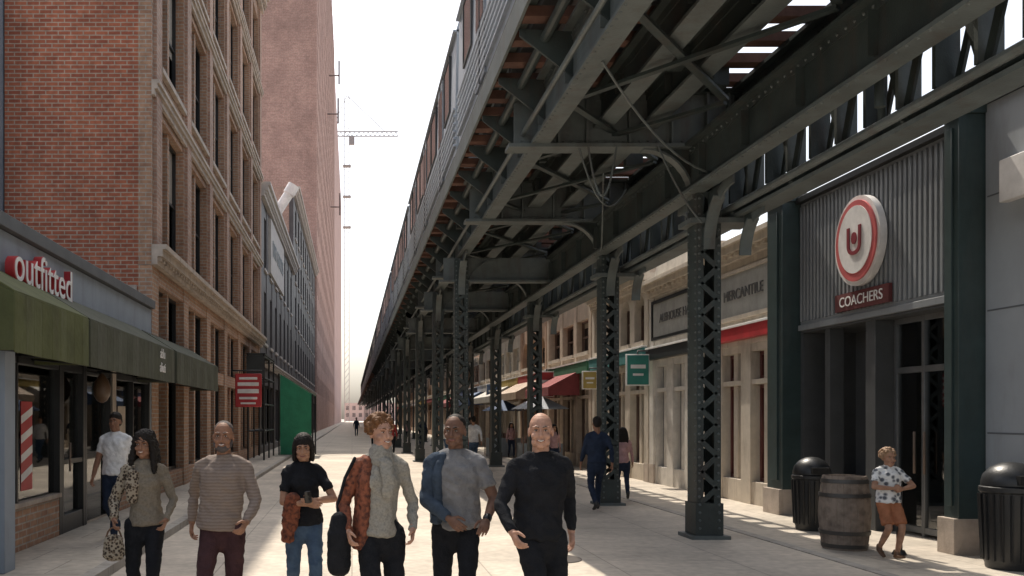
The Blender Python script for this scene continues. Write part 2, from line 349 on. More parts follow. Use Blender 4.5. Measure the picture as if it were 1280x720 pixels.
def SK(n,c): return M(n,c,rough=.6,var=.22,scale=16,bump=.15,bscale=160,spec=.3)
def CL(n,c,**k): return M(n,c,rough=.95,var=.25,scale=9,bump=.7,bscale=90,spec=.12,**k)
skA=SK('skin_light',(.42,.24,.17)); skB=SK('skin_tan',(.36,.20,.13)); skC=SK('skin_brown',(.25,.13,.082)); skD=SK('skin_deep',(.16,.085,.057))
hK=M('hair_black',(.014,.011,.009),rough=.7,var=.4,scale=60,bump=.4,bscale=90,spec=.25); hBr=M('hair_auburn',(.15,.07,.03),rough=.7,var=.5,scale=50,bump=.5,bscale=90,spec=.25); hG=M('hair_grey',(.09,.075,.07),rough=.8,bump=.4,spec=.2)
black=CL('cloth_black',(.016,.017,.02)); jean=CL('denim_blue',(.07,.11,.17)); navy=CL('denim_navy',(.025,.035,.06)); grey=CL('cloth_grey',(.2,.2,.205)); white=CL('cloth_white',(.72,.72,.72)); maroon=CL('cloth_maroon',(.055,.028,.03))
olive=pattern('olive_knit','noise',(.15,.13,.10),(.21,.18,.14),60); taupe=pattern('taupe_knit','stripe',(.175,.135,.115),(.225,.18,.15),13)
snake=pattern('snake_print','blotch',(.03,.025,.02),(.30,.26,.20),45,c3=(.14,.10,.07)); plaid=pattern('rust_weave','noise',(.05,.022,.02),(.24,.08,.045),30,c3=(.14,.05,.03))
greyknit=pattern('grey_knit','noise',(.20,.19,.165),(.29,.275,.24),70); leather=M('leather_brown',(.10,.05,.025),rough=.5); shoeK=M('shoe_dark',(.03,.028,.025),rough=.5)
chk=pattern('child_print','blotch',(.10,.11,.13),(.75,.75,.74),18); denimj=CL('denim_jacket',(.05,.068,.095))
phone=M('phone_black',(.01,.01,.012),rough=.15,bump=0)
def ex1(LY,J,q):
    b=Layer(snake,.009*q,amp=.004,freq=20); W=J[-1][2]
    b.tube([W+Vector((0,-.02,-.17)),W+Vector((0,-.02,-.30))],[(.085,.05),(.10,.06)],side=(1,0,0)); LY['handbag']=b
    h=Layer(leather,.0,sm=0); pts=[W+Vector((.07*math.cos(a),-.02,-.19+.13*math.sin(a))) for a in [math.pi*i/8 for i in range(9)]]; h.tube(pts,[.008]*9,seg=8); LY['handbag_strap']=h
    v=Layer(snake,.010*q,amp=.004,freq=16); v.tube([(-.09,-.10,1.37),(-.10,-.12,1.25),(-.10,-.11,1.12)],[(.05,.03),(.065,.035),(.05,.03)]); LY['folded_scarf']=v
def ex3(LY,J,q):
    E,W=J[-1][1],J[-1][2]; c=E.lerp(W,.4)
    b=Layer(plaid,.010*q,amp=.010,freq=15); b.tube([c+Vector((0,0,.04)),c+Vector((-.02,0,-.12)),c+Vector((-.05,.0,-.34))],[(.07,.055),(.085,.05),(.06,.035)]); LY['jacket_over_arm']=b
    f=Layer(phone,0); W=J[1][2]; f.tube([W+Vector((-.05,-.05,-.01)),W+Vector((-.06,-.07,.09))],[(.035,.006),(.035,.006)]); LY['phone']=f
def ex4(LY,J,q):
    s=Layer(greyknit,.011*q,amp=.008,freq=16); s.tube([(0,-.01,1.42),(0,-.012,1.48)],[(.10,.095),(.085,.085)],seg=20); s.tube([(.02,-.11,1.42),(.03,-.145,1.3),(.03,-.14,1.18)],[(.05,.025),(.05,.025),(.045,.02)]); LY['scarf']=s
    v=Layer(plaid,.011*q,amp=.006,freq=15); v.tube([(-.10,0,1.41),(-.125,-.015,1.28),(-.128,-.01,1.1),(-.14,0,.93),(-.15,.0,.80)],[(.05,.085),(.060,.125),(.058,.118),(.065,.13),(.06,.12)],flat0=False,flat1=True); LY['open_jacket']=v
    W=J[-1][2]; b=Layer(black,.011*q,amp=.004,freq=14); c=W+Vector((-.06,.05,-.02)); b.tube([c+Vector((0,0,.10)),c+Vector((0,0,0)),c+Vector((0,0,-.22))],[(.06,.06),(.085,.085),(.085,.08)]); LY['shoulder_bag']=b
    st=Layer(black,0); st.tube([(-.19,-.03,1.44),(-.26,-.03,1.3),(-.31,0,1.1),c+Vector((0,0,.1))],[.012]*4,seg=6); LY['bag_strap']=st
def ex5(LY,J,q):
    v=Layer(denimj,.011*q,amp=.007,freq=14); s=-1; v.tube([(s*.10,.0,1.42),(s*.13,.0,1.28),(s*.13,.0,1.1),(s*.135,.0,.93)],[(.045,.08),(.056,.128),(.055,.12),(.055,.135)],flat1=True); LY['open_jacket']=v
    w=Layer(phone,.0); W=J[1][2]; E=J[1][1]; d=(W-E).normalized(); w.tube([W-d*.03,W-d*.012],[.033,.033]); LY['wristwatch']=w
person('woman_walking',-1.72,7.3,1.60,yaw=8,fem=True,skin=skC,top=olive,pants=black,shoe=shoeK,hair='long',hmat=hK,sl_mats={-1:snake},turn=-14,tilt=4,step=1,shift=.05,smile=True,
   arms={-1:((-.25,-.16,.95),.7,(-.5,1,0)),1:((.20,-.16,.94),.6,(.6,1,0))},extras=ex1)
person('bearded_man_walking',-.98,6.7,1.68,yaw=-6,skin=skC,top=taupe,pants=maroon,shoe=shoeK,hair='buzz',hmat=hG,beard=hG,step=-1,turn=5,shift=-.08,smile=True,
   arms={-1:((-.29,.12,.92),.6,(-.5,1,0)),1:((.24,-.26,.97),.7,(.5,1,0))},loose=.008)
person('woman_with_folded_arms',-.41,7.45,1.57,yaw=8,fem=True,skin=skB,top=black,sleeve='short',pants=jean,shoe=shoeK,hair='bob',hmat=hK,tilt=12,turn=-8,step=1,shift=.07,
   arms={-1:((.02,-.22,1.10),.5,(-1,.4,-.4)),1:((.07,-.24,1.13),.7,(1,.4,-.4))},extras=ex3)
person('curly_haired_woman_walking',.200,6.2,1.72,yaw=8,fem=True,skin=skA,top=greyknit,pants=black,shoe=shoeK,hair='curly',hmat=hBr,turn=20,step=-1,sl_mats={-1:plaid},shift=-.08,smile=True,
   arms={-1:((-.25,-.14,.93),.6,(-.5,1,0)),1:((.21,-.12,.93),.5,(.5,1,0))},extras=ex4)
person('man_in_denim_jacket',.77,6.55,1.73,yaw=-8,skin=skD,top=grey,sleeve='short',pants=black,shoe=shoeK,hair='buzz',hmat=hK,turn=-14,tilt=3,step=1,sl_mats={-1:denimj},shift=.08,
   arms={-1:((-.04,-.21,.98),.6,(-1,.5,0)),1:((.23,-.24,.98),.6,(.6,1,0))},extras=ex5)
person('bald_man_walking',1.28,5.95,1.74,yaw=8,skin=skA,top=black,pants=black,shoe=shoeK,step=-1,turn=-20,tilt=2,shift=-.08,smile=True,
   arms={-1:((-.28,-.24,.96),.6,(-.6,1,0)),1:((.27,.14,.91),.6,(.4,1,0))},loose=.004)
person('man_in_white_shirt',-3.12,11.6,1.67,z=.1,yaw=-8,skin=skC,top=white,sleeve='short',pants=navy,shoe=shoeK,hair='short',hmat=hK,step=1,q=1.3,loose=.01)
tanp=CL('cloth_rust',(.36,.15,.08))
person('child_standing',6.46,10.6,1.33,skin=skB,top=chk,sleeve='short',pants=tanp,plen='short',shoe=leather,hair='curly',hmat=M('hair_sandy',(.30,.18,.10),rough=.6),step=1,stride=.35,child=True,q=1.3,loose=.012,
   arms={-1:((-.05,-.2,1.13),.6,(-1,.3,0)),1:((.10,-.2,1.12),.6,(1,.3,0))})
cr=[]
specs=[dict(skin=skC,top=navy,pants=navy,hair='short',hmat=hK),dict(fem=True,skin=skB,top=CL('cloth_pink',(.45,.28,.28)),pants=navy,hair='long',hmat=hK),
 dict(skin=skB,top=white,pants=jean,hair='short',hmat=hK),dict(fem=True,skin=skC,top=CL('cloth_red',(.3,.05,.05)),pants=black,hair='bob',hmat=hK)]
pos=[(4.45,16.0,180,1.72),(5.6,18.2,170,1.5),(3.6,33,10,1.75),(1.2,48,0,1.7)]
for i,(k,(x,y,w,h)) in enumerate(zip(specs,pos)):
    cr.append(person('pedestrian',x,y,h,yaw=w,shoe=shoeK,step=1 if i%2 else -1,q=2.4,**k))
for i,(x,y,w) in enumerate(((6.7,37,0),(3.5,44,180),(6.3,52,10),(1.9,66,0),(3.8,60,180),(.4,80,0),(3.2,26,0),(4.0,29,180),(6.2,27,0),(5.9,44,180),(1.7,38,0))): clone('pedestrian',cr[(i*3+1)%4],x,y,w,1.0)
# ------------------------------------------------------------------ shared materials
brickR=brick('brick_red',(.46,.145,.075),(.32,.09,.05),(.46,.35,.27))
brickB=brick('brick_brown',(.46,.28,.20),(.37,.215,.155),(.44,.36,.3),stain=.3)
brickO=brick('brick_orange',(.45,.26,.16),(.36,.19,.12),(.42,.36,.3),stain=.3)
stone=M('limestone',(.44,.37,.31),rough=.85,var=.2,scale=3,bump=.3,dirt=.45,dirtcol=(.19,.15,.12))
cream=M('cream_stone',(.58,.51,.42),rough=.8,var=.14,scale=2,bump=.25,dirt=.45,dirtcol=(.25,.2,.15))
frameB=M('frame_brown',(.14,.09,.07),rough=.6); frameK=M('frame_black',(.02,.021,.022),rough=.4); frameW=M('frame_white',(.6,.58,.54),rough=.5)
greyp=M('grey_panel',(.33,.355,.38),rough=.6,var=.08,scale=1,bump=.1,dirt=.3,dirtcol=(.2,.2,.2)); greyd=M('dark_grey_cladding',(.23,.245,.26),rough=.55,var=.1,scale=1,bump=.1,dirt=.4,dirtcol=(.13,.13,.13)); bluegrey=M('bluegrey_panel',(.27,.31,.36),rough=.6,var=.1,scale=1.5,dirt=.35,dirtcol=(.15,.15,.16))
greenp=M('green_black_paint',(.03,.05,.05),rough=.45,var=.2,scale=3,bump=.08,dirt=.3,dirtcol=(.07,.075,.07)); gl=glass_dark('window_glass'); glb=glass_dark('window_glass_brown',(.05,.04,.035),.1)
gc=glass_clear(); redp=M('sign_red',(.45,.035,.04),rough=.45,bump=.03); whitep=M('sign_white',(.78,.76,.74),rough=.5,bump=.03)
steel=M('painted_steel',(.036,.048,.046),rough=.5,var=.35,scale=2,bump=.35,bscale=60,dirt=.4,dirtcol=(.075,.045,.033)); steelL=M('painted_steel_light',(.11,.128,.125),rough=.5,var=.25,scale=2,bump=.3,bscale=50,dirt=.5,dirtcol=(.08,.058,.047))
tie=M('timber_tie',(.13,.065,.047),rough=.9,var=.5,scale=1.3,bump=.6,bscale=25); rail=M('rail_steel',(.2,.15,.12),rough=.5,metal=.5)
# ------------------------------------------------------------------ ground
pav=brick('paving',(.60,.525,.435),(.56,.49,.405),(.39,.335,.275),bw=1.5,rh=1.5,ms=.009,stain=.34,offs=0,var=.25,bump=.4,sc=.45,rough=.8)
pav2=brick('paving_slabs',(.55,.485,.405),(.50,.445,.37),(.32,.28,.235),bw=.9,rh=.9,ms=.009,stain=.35,offs=.5,var=.25,bump=.4,sc=.6,rough=.8)
kerb=M('kerb_stone',(.38,.35,.31),rough=.85,dirt=.4)
o=Obj('ground'); o.poly('g',M('ground_concrete',(.36,.33,.3),rough=.9,var=.2,scale=.3),[(-400,-60,-.004),(400,-60,-.004),(400,900,-.004),(-400,900,-.004)],[(0,1,2,3)]); o.done()
o=Obj('road'); o.poly('g',pav,[(-2.6,-10,0),(5.7,-10,0),(5.7,450,0),(-2.6,450,0)],[(0,1,2,3)]); o.done()
o=Obj('pavement'); o.box('g',pav2,-4.2,-2.75,-5,450,-.1,.1); o.done()
o=Obj('kerb'); y=-5
while y<120: o.box('k',kerb,-2.748,-2.6,y,y+1.19,-.1,.102); y+=1.2
o.done()
o=Obj('pavement'); o.poly('g',pav2,[(5.85,-10,.004),(9.4,-10,.004),(9.4,450,.004),(5.85,450,.004)],[(0,1,2,3)]); o.done()
o=Obj('kerb'); y=-5
while y<120: o.box('k',kerb,5.7,5.85,y,y+1.19,-.1,.012); y+=1.2
o.done()
o=Obj('manhole_cover'); o.lathe('m',M('cast_iron',(.07,.06,.055),rough=.5,metal=.4),(2.4,10.6,0),[(.36,.0),(.36,.008),(.33,.010),(.30,.006),(.2,.009),(.02,.009)],n=28); o.done()
# ------------------------------------------------------------------ facades
def facade(o,X,sg,y0,y1,zs,nb,wall,frame,glass,pier=.5,dep=.28,sub=1,ztop=None,sill=None,zb=None,arch=False,mull=True,gl_part='windows'):
    ztop=ztop or zs[-1][1]+.8; zb=zs[0][0] if zb is None else zb
    xi=X-sg*dep
    o.box(gl_part,glass,xi-sg*.02,xi,y0+.02,y1-.02,zb+.01,ztop-.02)
    pitch=(y1-y0-pier)/nb
    for i in range(nb+1):
        a=y0+i*pitch; o.box('walls',wall,xi,X,a,a+pier,zb,ztop)
    for i in range(nb):
        a=y0+i*pitch+pier; b=y0+(i+1)*pitch
        zz=zb
        for (p,q) in zs:
            if p-zz>.01: o.box('spandrels',wall,xi,X-sg*.03,a,b,zz,p)
            if sill: o.box('sills',sill,xi,X+sg*.07,a-.05,b+.05,p-.11,p+.002)
            w=(b-a)/sub
            for j in range(sub):
                c=a+j*w;d=c+w; fx0,fx1=xi+sg*.002,xi+sg*.09
                o.box('frames',frame,fx0,fx1,c,c+.06,p,q); o.box('frames',frame,fx0,fx1,d-.06,d,p,q); 
                o.box('frames',frame,fx0,fx1-sg*.003,c+.06,d-.06,q-.07,q); o.box('frames',frame,fx0,fx1-sg*.003,c+.06,d-.06,p,p+.07)
                if mull: o.box('frames',frame,fx0,fx1-sg*.02,c+.06,d-.06,(p+q)/2-.03,(p+q)/2+.03)
                if mull and random.random()<.45 and y0<60:
                    hb=random.uniform(.2,.6)*(q-p); o.box('blinds',M('blind_cloth',(.35,.31,.26),rough=.9),xi+sg*.003,xi+sg*.012,c+.06,d-.06,q-hb,q-.07)
            if sub>1:
                for j in range(1,sub): o.box('mullion_piers',sill or wall,xi,X-sg*.10,a+j*w-.09,a+j*w+.09,p,q)
            if arch:
                n=8; r=(b-a)/2; cy=(a+b)/2; zc=q-r
                for side in(-1,1):
                    pts=[(xi+sg*.1,cy+side*r*math.cos(t*math.pi/2/n),zc+r*math.sin(t*math.pi/2/n)) for t in range(0,n+1)]+[(xi+sg*.1,cy+side*r,q)]
                    o.plate('arches',wall,[(p0+sg*.04,p1,p2) for p0,p1,p2 in pts],(.27*1,0,0))
            zz=q
        if ztop-zz>.01: o.box('spandrels',wall,xi,X-sg*.03,a,b,zz,ztop)
def cornice(o,X,sg,y0,y1,z,mat,h=.35,d=.35,dent=True,part='cornice'):
    o.box(part,mat,X,X+sg*d*.4,y0,y1,z,z+h*.4); o.box(part,mat,X,X+sg*d*.75,y0,y1,z+h*.4,z+h*.75); o.box(part,mat,X,X+sg*d,y0,y1,z+h*.75,z+h)
    if dent:
        y=y0+.05
        while y<y1-.15: o.box(part,mat,X,X+sg*d*.6,y,y+.12,z+h*.2,z+h*.4-.002); y+=.3
o=Obj('grey_shop_building',bevel=.006)
X=-4.0
o.box('walls',bluegrey,-10,X,2,17.55,2.95,3.85); o.box('parapet',M('dark_coping',(.08,.085,.09),rough=.6),-10,X+.08,1.95,17.56,3.86,4.02)
o.box('fascia_trim',greyp,X,X+.05,8,17.5,3.0,3.1)
o.box('back_wall',M('shop_interior',(.55,.45,.36),rough=.9),-5.9,-5.8,2,17.5,0,2.95); o.box('side_wall',bluegrey,-8,X,17.3,17.55,0,2.95); o.box('side_wall',bluegrey,-8,X,2,8.9,0,2.95)
o.box('shop_floor',M('shop_floor',(.4,.32,.25)),-8,X-.01,8.9,17.3,0,.12)
segs=[(8.9,12.05,'d'),(12.05,13.1,'door'),(13.1,14.55,'w'),(14.75,17.3,'d')]
for a,b,k in segs:
    o.box('posts',frameK,X-.12,X+.03,a,a+.09,.1,2.95); o.box('posts',frameK,X-.12,X+.03,b-.09,b,.1,2.95)
    o.box('rails',frameK,X-.1,X+.02,a+.09,b-.09,2.35,2.45); o.box('rails',frameK,X-.1,X+.02,a+.09,b-.09,2.87,2.95)
    base=.62 if k=='d' else .12
    if k=='d': o.box('stall_riser',brickO,X-.12,X+.025,a+.09,b-.09,.1,.62); o.box('sill',stone,X-.14,X+.06,a+.09,b-.09,.62,.68)
    if k=='door': o.box('rails',frameK,X-.1,X+.02,a+.09,b-.09,.1,.35); o.box('rails',frameK,X-.1,X+.02,a+.09,b-.09,1.05,1.12); o.cyl('door_handle',rail,(X+.06,a+.25,.95),(X+.06,a+.25,1.35),.018)
    o.box('glazing',gc,X-.06,X-.05,a+.09,b-.09,base,2.87)
    if b-a>2:
        for m in (a+(b-a)*.5,): o.box('posts',frameK,X-.1,X+.02,m-.03,m+.03,base,2.87)
o.box('pier',stone,X-.2,X+.05,14.55,14.75,.1,2.95)
rd=pattern('striped_goods','stripe',(.55,.06,.05),(.75,.7,.65),4)
for i in range(7): 
    yy=9.4+i*.38; o.box('display_goods',rd,X-.4-.1*(i%3),X-.2,yy,yy+.28,.68,1.2+.5*((i*37%10)/10))
for i in range(9):
    yy=14.9+i*.25; o.box('display_goods_tan',M('goods_tan',(.45,.32,.22)),X-.6,X-.25,yy,yy+.18,.3,1.0+.6*((i*53%10)/10))
o.box('shelves',M('shelf_wood',(.35,.24,.14)),X-1.6,X-1.4,9,17,1.9,1.95); o.box('shelves',MC['shelf_wood'],X-1.6,X-1.4,9,17,1.3,1.35)
for i in range(40):
    yy=9.1+i*.2; o.box('shelf_goods' ,M('goods_mix',(.5,.42,.38),var=.8,scale=4),X-1.58,X-1.42,yy,yy+.13,1.36 if i%2 else 1.96,(1.36 if i%2 else 1.96)+.15+.2*random.random())
o.box('posters',M('poster_beige',(.5,.42,.33)),X-.047,X-.043,15.2,15.7,1.2,1.9)
for yb in(10.75,):
    o.box('striped_banner',redp,X-.047,X-.043,yb,yb+.38,.8,1.9)
    for i in range(4): o.plate('striped_banner_white',whitep,[(X-.0415,yb,.9+i*.24),(X-.0415,yb+.38,1.02+i*.24),(X-.0415,yb+.38,1.12+i*.24),(X-.0415,yb,1.0+i*.24)],(.002,0,0))
o.box('pier_near',bluegrey,X,X+.45,9.0,9.28,.1,2.92)
o.text('sign_letters',redp,'outfitted',(X+.09,11.1,3.47),.62,(0,1,0),ext=.05,sx=1.0); o.text('sign_letters_face',whitep,'outfitted',(X+.145,11.1,3.47),.60,(0,1,0),ext=.004)
o.done()
def awning(y0,y1,mat,name='awning',txt=None):
    o=Obj(name,bevel=.004); xw=-3.97; xf=-3.3; ym=(y0+y1)/2
    o.plate('canopy',mat,[(xw,ym,3.36),(xf,ym,2.95),(xf,ym,2.92),(xw,ym,3.33)],(0,y1-y0,0))
    n=int((y1-y0)/.25)
    for i in range(n):
        a=y0+(y1-y0)*i/n;b=y0+(y1-y0)*(i+1)/n; w=.012*math.sin(i*1.7)
        o.plate('valance',mat,[(xf+w,a,2.93),(xf+.012*math.sin((i+1)*1.7),b,2.93),(xf+.012*math.sin((i+1)*1.7),b,2.34),(xf+w,a,2.34)],(.012,0,0))
    for yy in(y0,y1): o.plate('end_panel',mat,[(xw,yy,3.32),(xf,yy,2.92),(xf,yy,2.36),(xw,yy,2.36)],(0,.014,0))
    o.cyl('frame_tube',frameK,(xf-.03,y0,2.36),(xf-.03,y1,2.36),.015)
    for yy in (y0+.1,(y0+y1)/2,y1-.1): o.cyl('frame_tube',frameK,(xw,yy,2.42),(xf-.03,yy,2.36),.012)
    if txt: o.text('lettering',whitep,txt,(xf+.02,y0+(y1-y0)*.8,2.68),.24,(0,1,0),ext=.003)
    o.done()
awn1=M('awning_olive',(.10,.11,.05),rough=.85,var=.2,scale=2,bump=.4,bscale=8,bd=.03,dirt=.3,spec=.2); awn2=M('awning_dark_olive',(.08,.085,.062),rough=.85,var=.2,scale=2,bump=.4,bscale=8,bd=.03,dirt=.3,dirtcol=(.12,.11,.09),spec=.2)
awning(8.6,11.0,awn1); awning(11.1,16.3,awn2,txt='ablu\naliuti'); awning(16.6,21.6,awn2)
o=Obj('brick_building'); o.box('side_walls',brickR,-6.95,-4.28,17.6,38.2,0,20.0)
zs=[(.5,2.7),(3.05,4.45)]
facade(o,-4,1,17.6,38.3,zs,6,brickO,frameK,gl,pier=.6,zb=0,ztop=4.75,sub=2,gl_part='shop_windows',mull=False)
zs=[(5.3,8.0),(9.0,11.7),(12.7,15.4),(16.4,18.7)]
facade(o,-4,1,17.6,38.3,zs,6,brickB,frameB,glb,pier=.75,zb=4.76,ztop=20.0,sub=2,sill=stone)
for z in (4.76,8.15,11.85,15.55): cornice(o,-4,1,17.55,38.35,z,stone,h=.3 if z>5 else .4,d=.16 if z>5 else .3,dent=z<5)
cornice(o,-4,1,17.5,38.4,19.3,stone,h=.7,d=.4)
for i in range(7):
    a=17.6+i*(20.7-.75)/6
    o.box('pilasters',brickB,-4,-3.93,a+.12,a+.63,4.76+.42,19.2)
o.box('roof',M('roof_tar',(.06,.06,.06)),-6.9,-4.1,17.7,38.1,20.0,20.08)
o.box('string_course',stone,-6.95,-4.3,17.56,17.598,4.15,4.35)
o.done()
o=Obj('grey_building'); o.box('walls',bluegrey,-13,-6.98,17.0,30,0,17)
for z in range(4): o.box('windows',gl,-12,-9.2,16.97,16.99,4.5+z*3,6.3+z*3)
o.done()
o=Obj('hanging_shop_sign',bevel=.02); o.box('panel',redp,-3.85,-2.98,28.95,29.07,2.05,3.15)
for i,(z,h,w) in enumerate(((2.95,.08,.6),(2.74,.12,.7),(2.5,.14,.7),(2.3,.08,.6),(2.14,.06,.5))): o.box('white_lines',whitep,-3.415-w/2,-3.415+w/2,28.93,28.948,z,z+h)
o.cyl('bracket',frameK,(-4,29,3.25),(-2.98,29,3.25),.025); o.cyl('bracket',frameK,(-3.7,29,3.15),(-3.7,29,3.25),.015); o.cyl('bracket',frameK,(-3.1,29,3.15),(-3.1,29,3.25),.015); o.done()
o=Obj('wall_lantern'); o.lathe('lamp',M('lantern_brown',(.12,.07,.04),rough=.4),(-3.75,13.2,2.0),[(.02,.36),(.05,.33),(.10,.25),(.13,.14),(.12,.03),(.07,-.05),(.02,-.08)],n=16); o.cyl('arm',frameK,(-4,13.2,2.4),(-3.75,13.2,2.36),.015); o.done()
def lbuild(name,y0,y1,z,wall,rows,nb,frame=frameW,glass=gl,sub=1,pier=.8,xw=-14,cor=stone,zfirst=4.6):
    o=Obj(name); o.box('body',wall,xw,-4.28,y0+.02,y1-.1,0,z)
    facade(o,-4,1,y0,y1,[(.4,3.2)],max(2,nb//2),M(name+'_shop',(.09,.08,.08),rough=.6),frameK,gl,pier=.5,zb=0,ztop=4.0,gl_part='shop_windows',mull=False,sub=2)
    fh=(z-zfirst-.6)/rows
    facade(o,-4,1,y0,y1,[(zfirst+i*fh+.5,zfirst+i*fh+fh-.5) for i in range(rows)],nb,wall,frame,glass,pier=pier,zb=4.01,ztop=z,sub=sub,sill=cor)
    cornice(o,-4,1,y0,y1,z-.6,cor,h=.6,d=.45,dent=y0<70); cornice(o,-4,1,y0,y1,4.0,cor,h=.3,d=.25,dent=False); o.done()
pale=M('pale_render',(.55,.5,.46),rough=.8,var=.12,dirt=.3,dirtcol=(.35,.32,.29))
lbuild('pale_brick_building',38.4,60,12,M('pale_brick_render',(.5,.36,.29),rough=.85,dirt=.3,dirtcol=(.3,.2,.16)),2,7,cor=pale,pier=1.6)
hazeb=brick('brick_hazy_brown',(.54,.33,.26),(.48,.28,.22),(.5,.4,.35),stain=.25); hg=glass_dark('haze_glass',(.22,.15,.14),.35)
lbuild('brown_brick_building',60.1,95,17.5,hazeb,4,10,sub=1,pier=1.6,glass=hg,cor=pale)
o=Obj('tall_brick_tower'); hz=brick('tower_brick_hazy',(.58,.36,.30),(.50,.30,.25),(.58,.44,.38),bw=.5,rh=.17,stain=.25)  # distance haze is mixed into this pale brick colour, no volume
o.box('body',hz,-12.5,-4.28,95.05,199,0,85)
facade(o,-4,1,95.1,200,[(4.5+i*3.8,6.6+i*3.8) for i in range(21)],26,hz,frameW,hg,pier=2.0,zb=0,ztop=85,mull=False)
o.box('corner_pier',hz,-4.3,-3.8,95.0,96.2,0,85)
for k,(yy,zz) in enumerate(((140,50),(150,60),(160,40))): 
    o.cyl('antennas',hg,(-3.9,yy,zz),(-2.2,yy,zz),.12); o.cyl('antennas',hg,(-2.2,yy,zz-1.5),(-2.2,yy,zz+2.5),.14)
o.done()
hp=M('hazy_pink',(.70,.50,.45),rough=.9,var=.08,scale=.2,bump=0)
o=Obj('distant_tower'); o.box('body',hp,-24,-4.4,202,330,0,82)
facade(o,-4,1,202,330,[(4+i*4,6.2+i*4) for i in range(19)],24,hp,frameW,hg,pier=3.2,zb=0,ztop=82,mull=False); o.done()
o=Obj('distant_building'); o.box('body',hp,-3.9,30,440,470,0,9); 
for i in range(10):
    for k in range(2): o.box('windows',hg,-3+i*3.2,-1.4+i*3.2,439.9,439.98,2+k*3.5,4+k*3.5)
o.done()
o=Obj('roof_duct'); o.cyl('duct',whitep,(-5.2,50,11.9),(-3.6,50,14.4),.28,n=14); o.cyl('duct',whitep,(-3.6,50,14.4),(-3.3,50,14.9),.34,n=14); o.box('plinth',greyp,-5.7,-4.7,49.6,50.4,12.0,12.3); o.done()
o=Obj('wall_billboard'); o.box('panel',pale,-4.0,-3.86,42,50,8.6,11.2); o.text('lettering',M('faded_text',(.3,.32,.33)),'DRY GOODS',(-3.84,46,9.9),1.1,(0,1,0),ext=.01); o.done()
gt=M('tent_green',(.03,.24,.13),rough=.7,var=.15,bump=.4,bscale=3,bd=.1)
o=Obj('market_tent'); 
o.plate('side_sheet',gt,[(-3.1,38,0.1),(-1.75,38,0.1),(-1.75,38,2.7),(-3.1,38,3.55)],(0,.03,0)); o.plate('roof_sheet',gt,[(-3.1,38,3.56),(-1.7,38,2.7),(-1.7,41,2.7),(-3.1,41,3.56)],(0,0,.03))
for x,y,h in((-3.15,37.95,3.6),(-1.7,37.95,2.7),(-3.15,41,3.6),(-1.7,41,2.7)): o.cyl('poles',frameK,(x,y,0),(x,y,h),.035)
o.done()
o=Obj('scaffold'); 
for x in(-3.9,-3.3):
    for y in(33,35,37): o.cyl('standards',frameK,(x,y,.1),(x,y,4.1),.035)
for z in(1.2,2.2,3.2,4.0):
    for x in(-3.9,-3.3): o.cyl('ledgers',frameK,(x,33,z),(x,37,z),.03)
    for y in(33,35,37): o.cyl('transoms',frameK,(-3.9,y,z),(-3.3,y,z),.03)
o.box('boards',M('dark_board',(.04,.045,.04)),-3.95,-3.25,33,37,4.05,4.12); o.box('netting',M('dark_net',(.035,.04,.04)),-3.95,-3.3,32.93,32.95,3.2,4.0); o.done()
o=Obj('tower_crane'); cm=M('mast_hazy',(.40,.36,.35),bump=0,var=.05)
x0,y0,zb0=-2.0,345,0
for dx in(-.9,.9):
    for dy in(-.9,.9): o.beam('legs',cm,(x0+dx,y0+dy,zb0),(x0+dx,y0+dy,128),.22,.22)
for k in range(53):
    z=zb0+k*2.4; o.beam('lacing',cm,(x0-.9,y0-.9,z),(x0+.9,y0-.9,z+2.4),.14,.14)
zz,w0,w1=112,-7,20
for dz in(0,1.8): o.beam('jib',cm,(x0+w0,y0,zz+dz),(x0+w1,y0,zz+dz),.35,.35)
xx=x0+w0
while xx<x0+w1-1.4: o.beam('jib',cm,(xx,y0,zz),(xx+1,y0,zz+1.8),.2,.2); o.beam('jib',cm,(xx+1,y0,zz+1.8),(xx+1.8,y0,zz),.2,.2); xx+=1.8
o.beam('tie_bars',cm,(x0,y0,128),(x0+w1*.75,y0,zz+1.8),.2,.2); o.beam('tie_bars',cm,(x0,y0,128),(x0+w0*.9,y0,zz+1.8),.2,.2); o.box('counterweight',cm,x0+w0-.4,x0+w0+2.2,y0-.6,y0+.6,zz-3,zz+.3)
o.box('cab',cm,x0+.9,x0+3.0,y0-1.4,y0-.2,zz-3.6,zz-.4)
for z in(100,88,76): o.box('platforms',cm,x0-1.6,x0+1.6,y0-1.3,y0+1.3,z,z+.5)
o.done()
# ------------------------------------------------------------------ right buildings
XR=7.8
o=Obj('grey_panel_building',bevel=.008); o.box('walls',greyp,XR,14,0,10.84,0,5.55); o.box('coping',frameK,XR-.06,14,0,10.84,5.552,5.65)
for z in(1.5,3.0,4.4): o.box('joints',M('joint_grey',(.12,.13,.14)),XR-.006,XR,0,10.8,z,z+.02)
for y in(9.2,10.0): o.box('joints',MC['joint_grey'],XR-.008,XR,y,y+.02,0,5.5)
o.box('plinth',stone,XR-.06,XR,0,10.84,.004,.35); o.box('wall_sign',whitep,XR-.12,XR-.01,9.6,10.45,4.25,4.75)
o.done()
o=Obj('shop_with_round_sign',bevel=.004)
for a,b in((10.85,11.12),(15.3,15.85)): o.box('pilasters',greenp,7.48,XR+.4,a,b,.45,5.45); o.box('pilaster_bases',stone,7.42,XR+.4,a-.003,b+.04,.004,.45); o.box('pilaster_caps',greenp,7.42,XR+.4,a-.04,b+.04,5.452,5.6)
for a,b in((10.95,11.03),(15.45,15.7)): o.box('pilaster_ribs',greenp,7.455,7.48,a,b,.6,5.3)
o.box('sign_wall',greyd,XR,XR+.5,11.12,15.3,3.3,5.4)
y=11.14
while y<15.25: o.box('corrugation',greyd,XR-.03,XR,y,y+.055,3.36,5.34); y+=.11
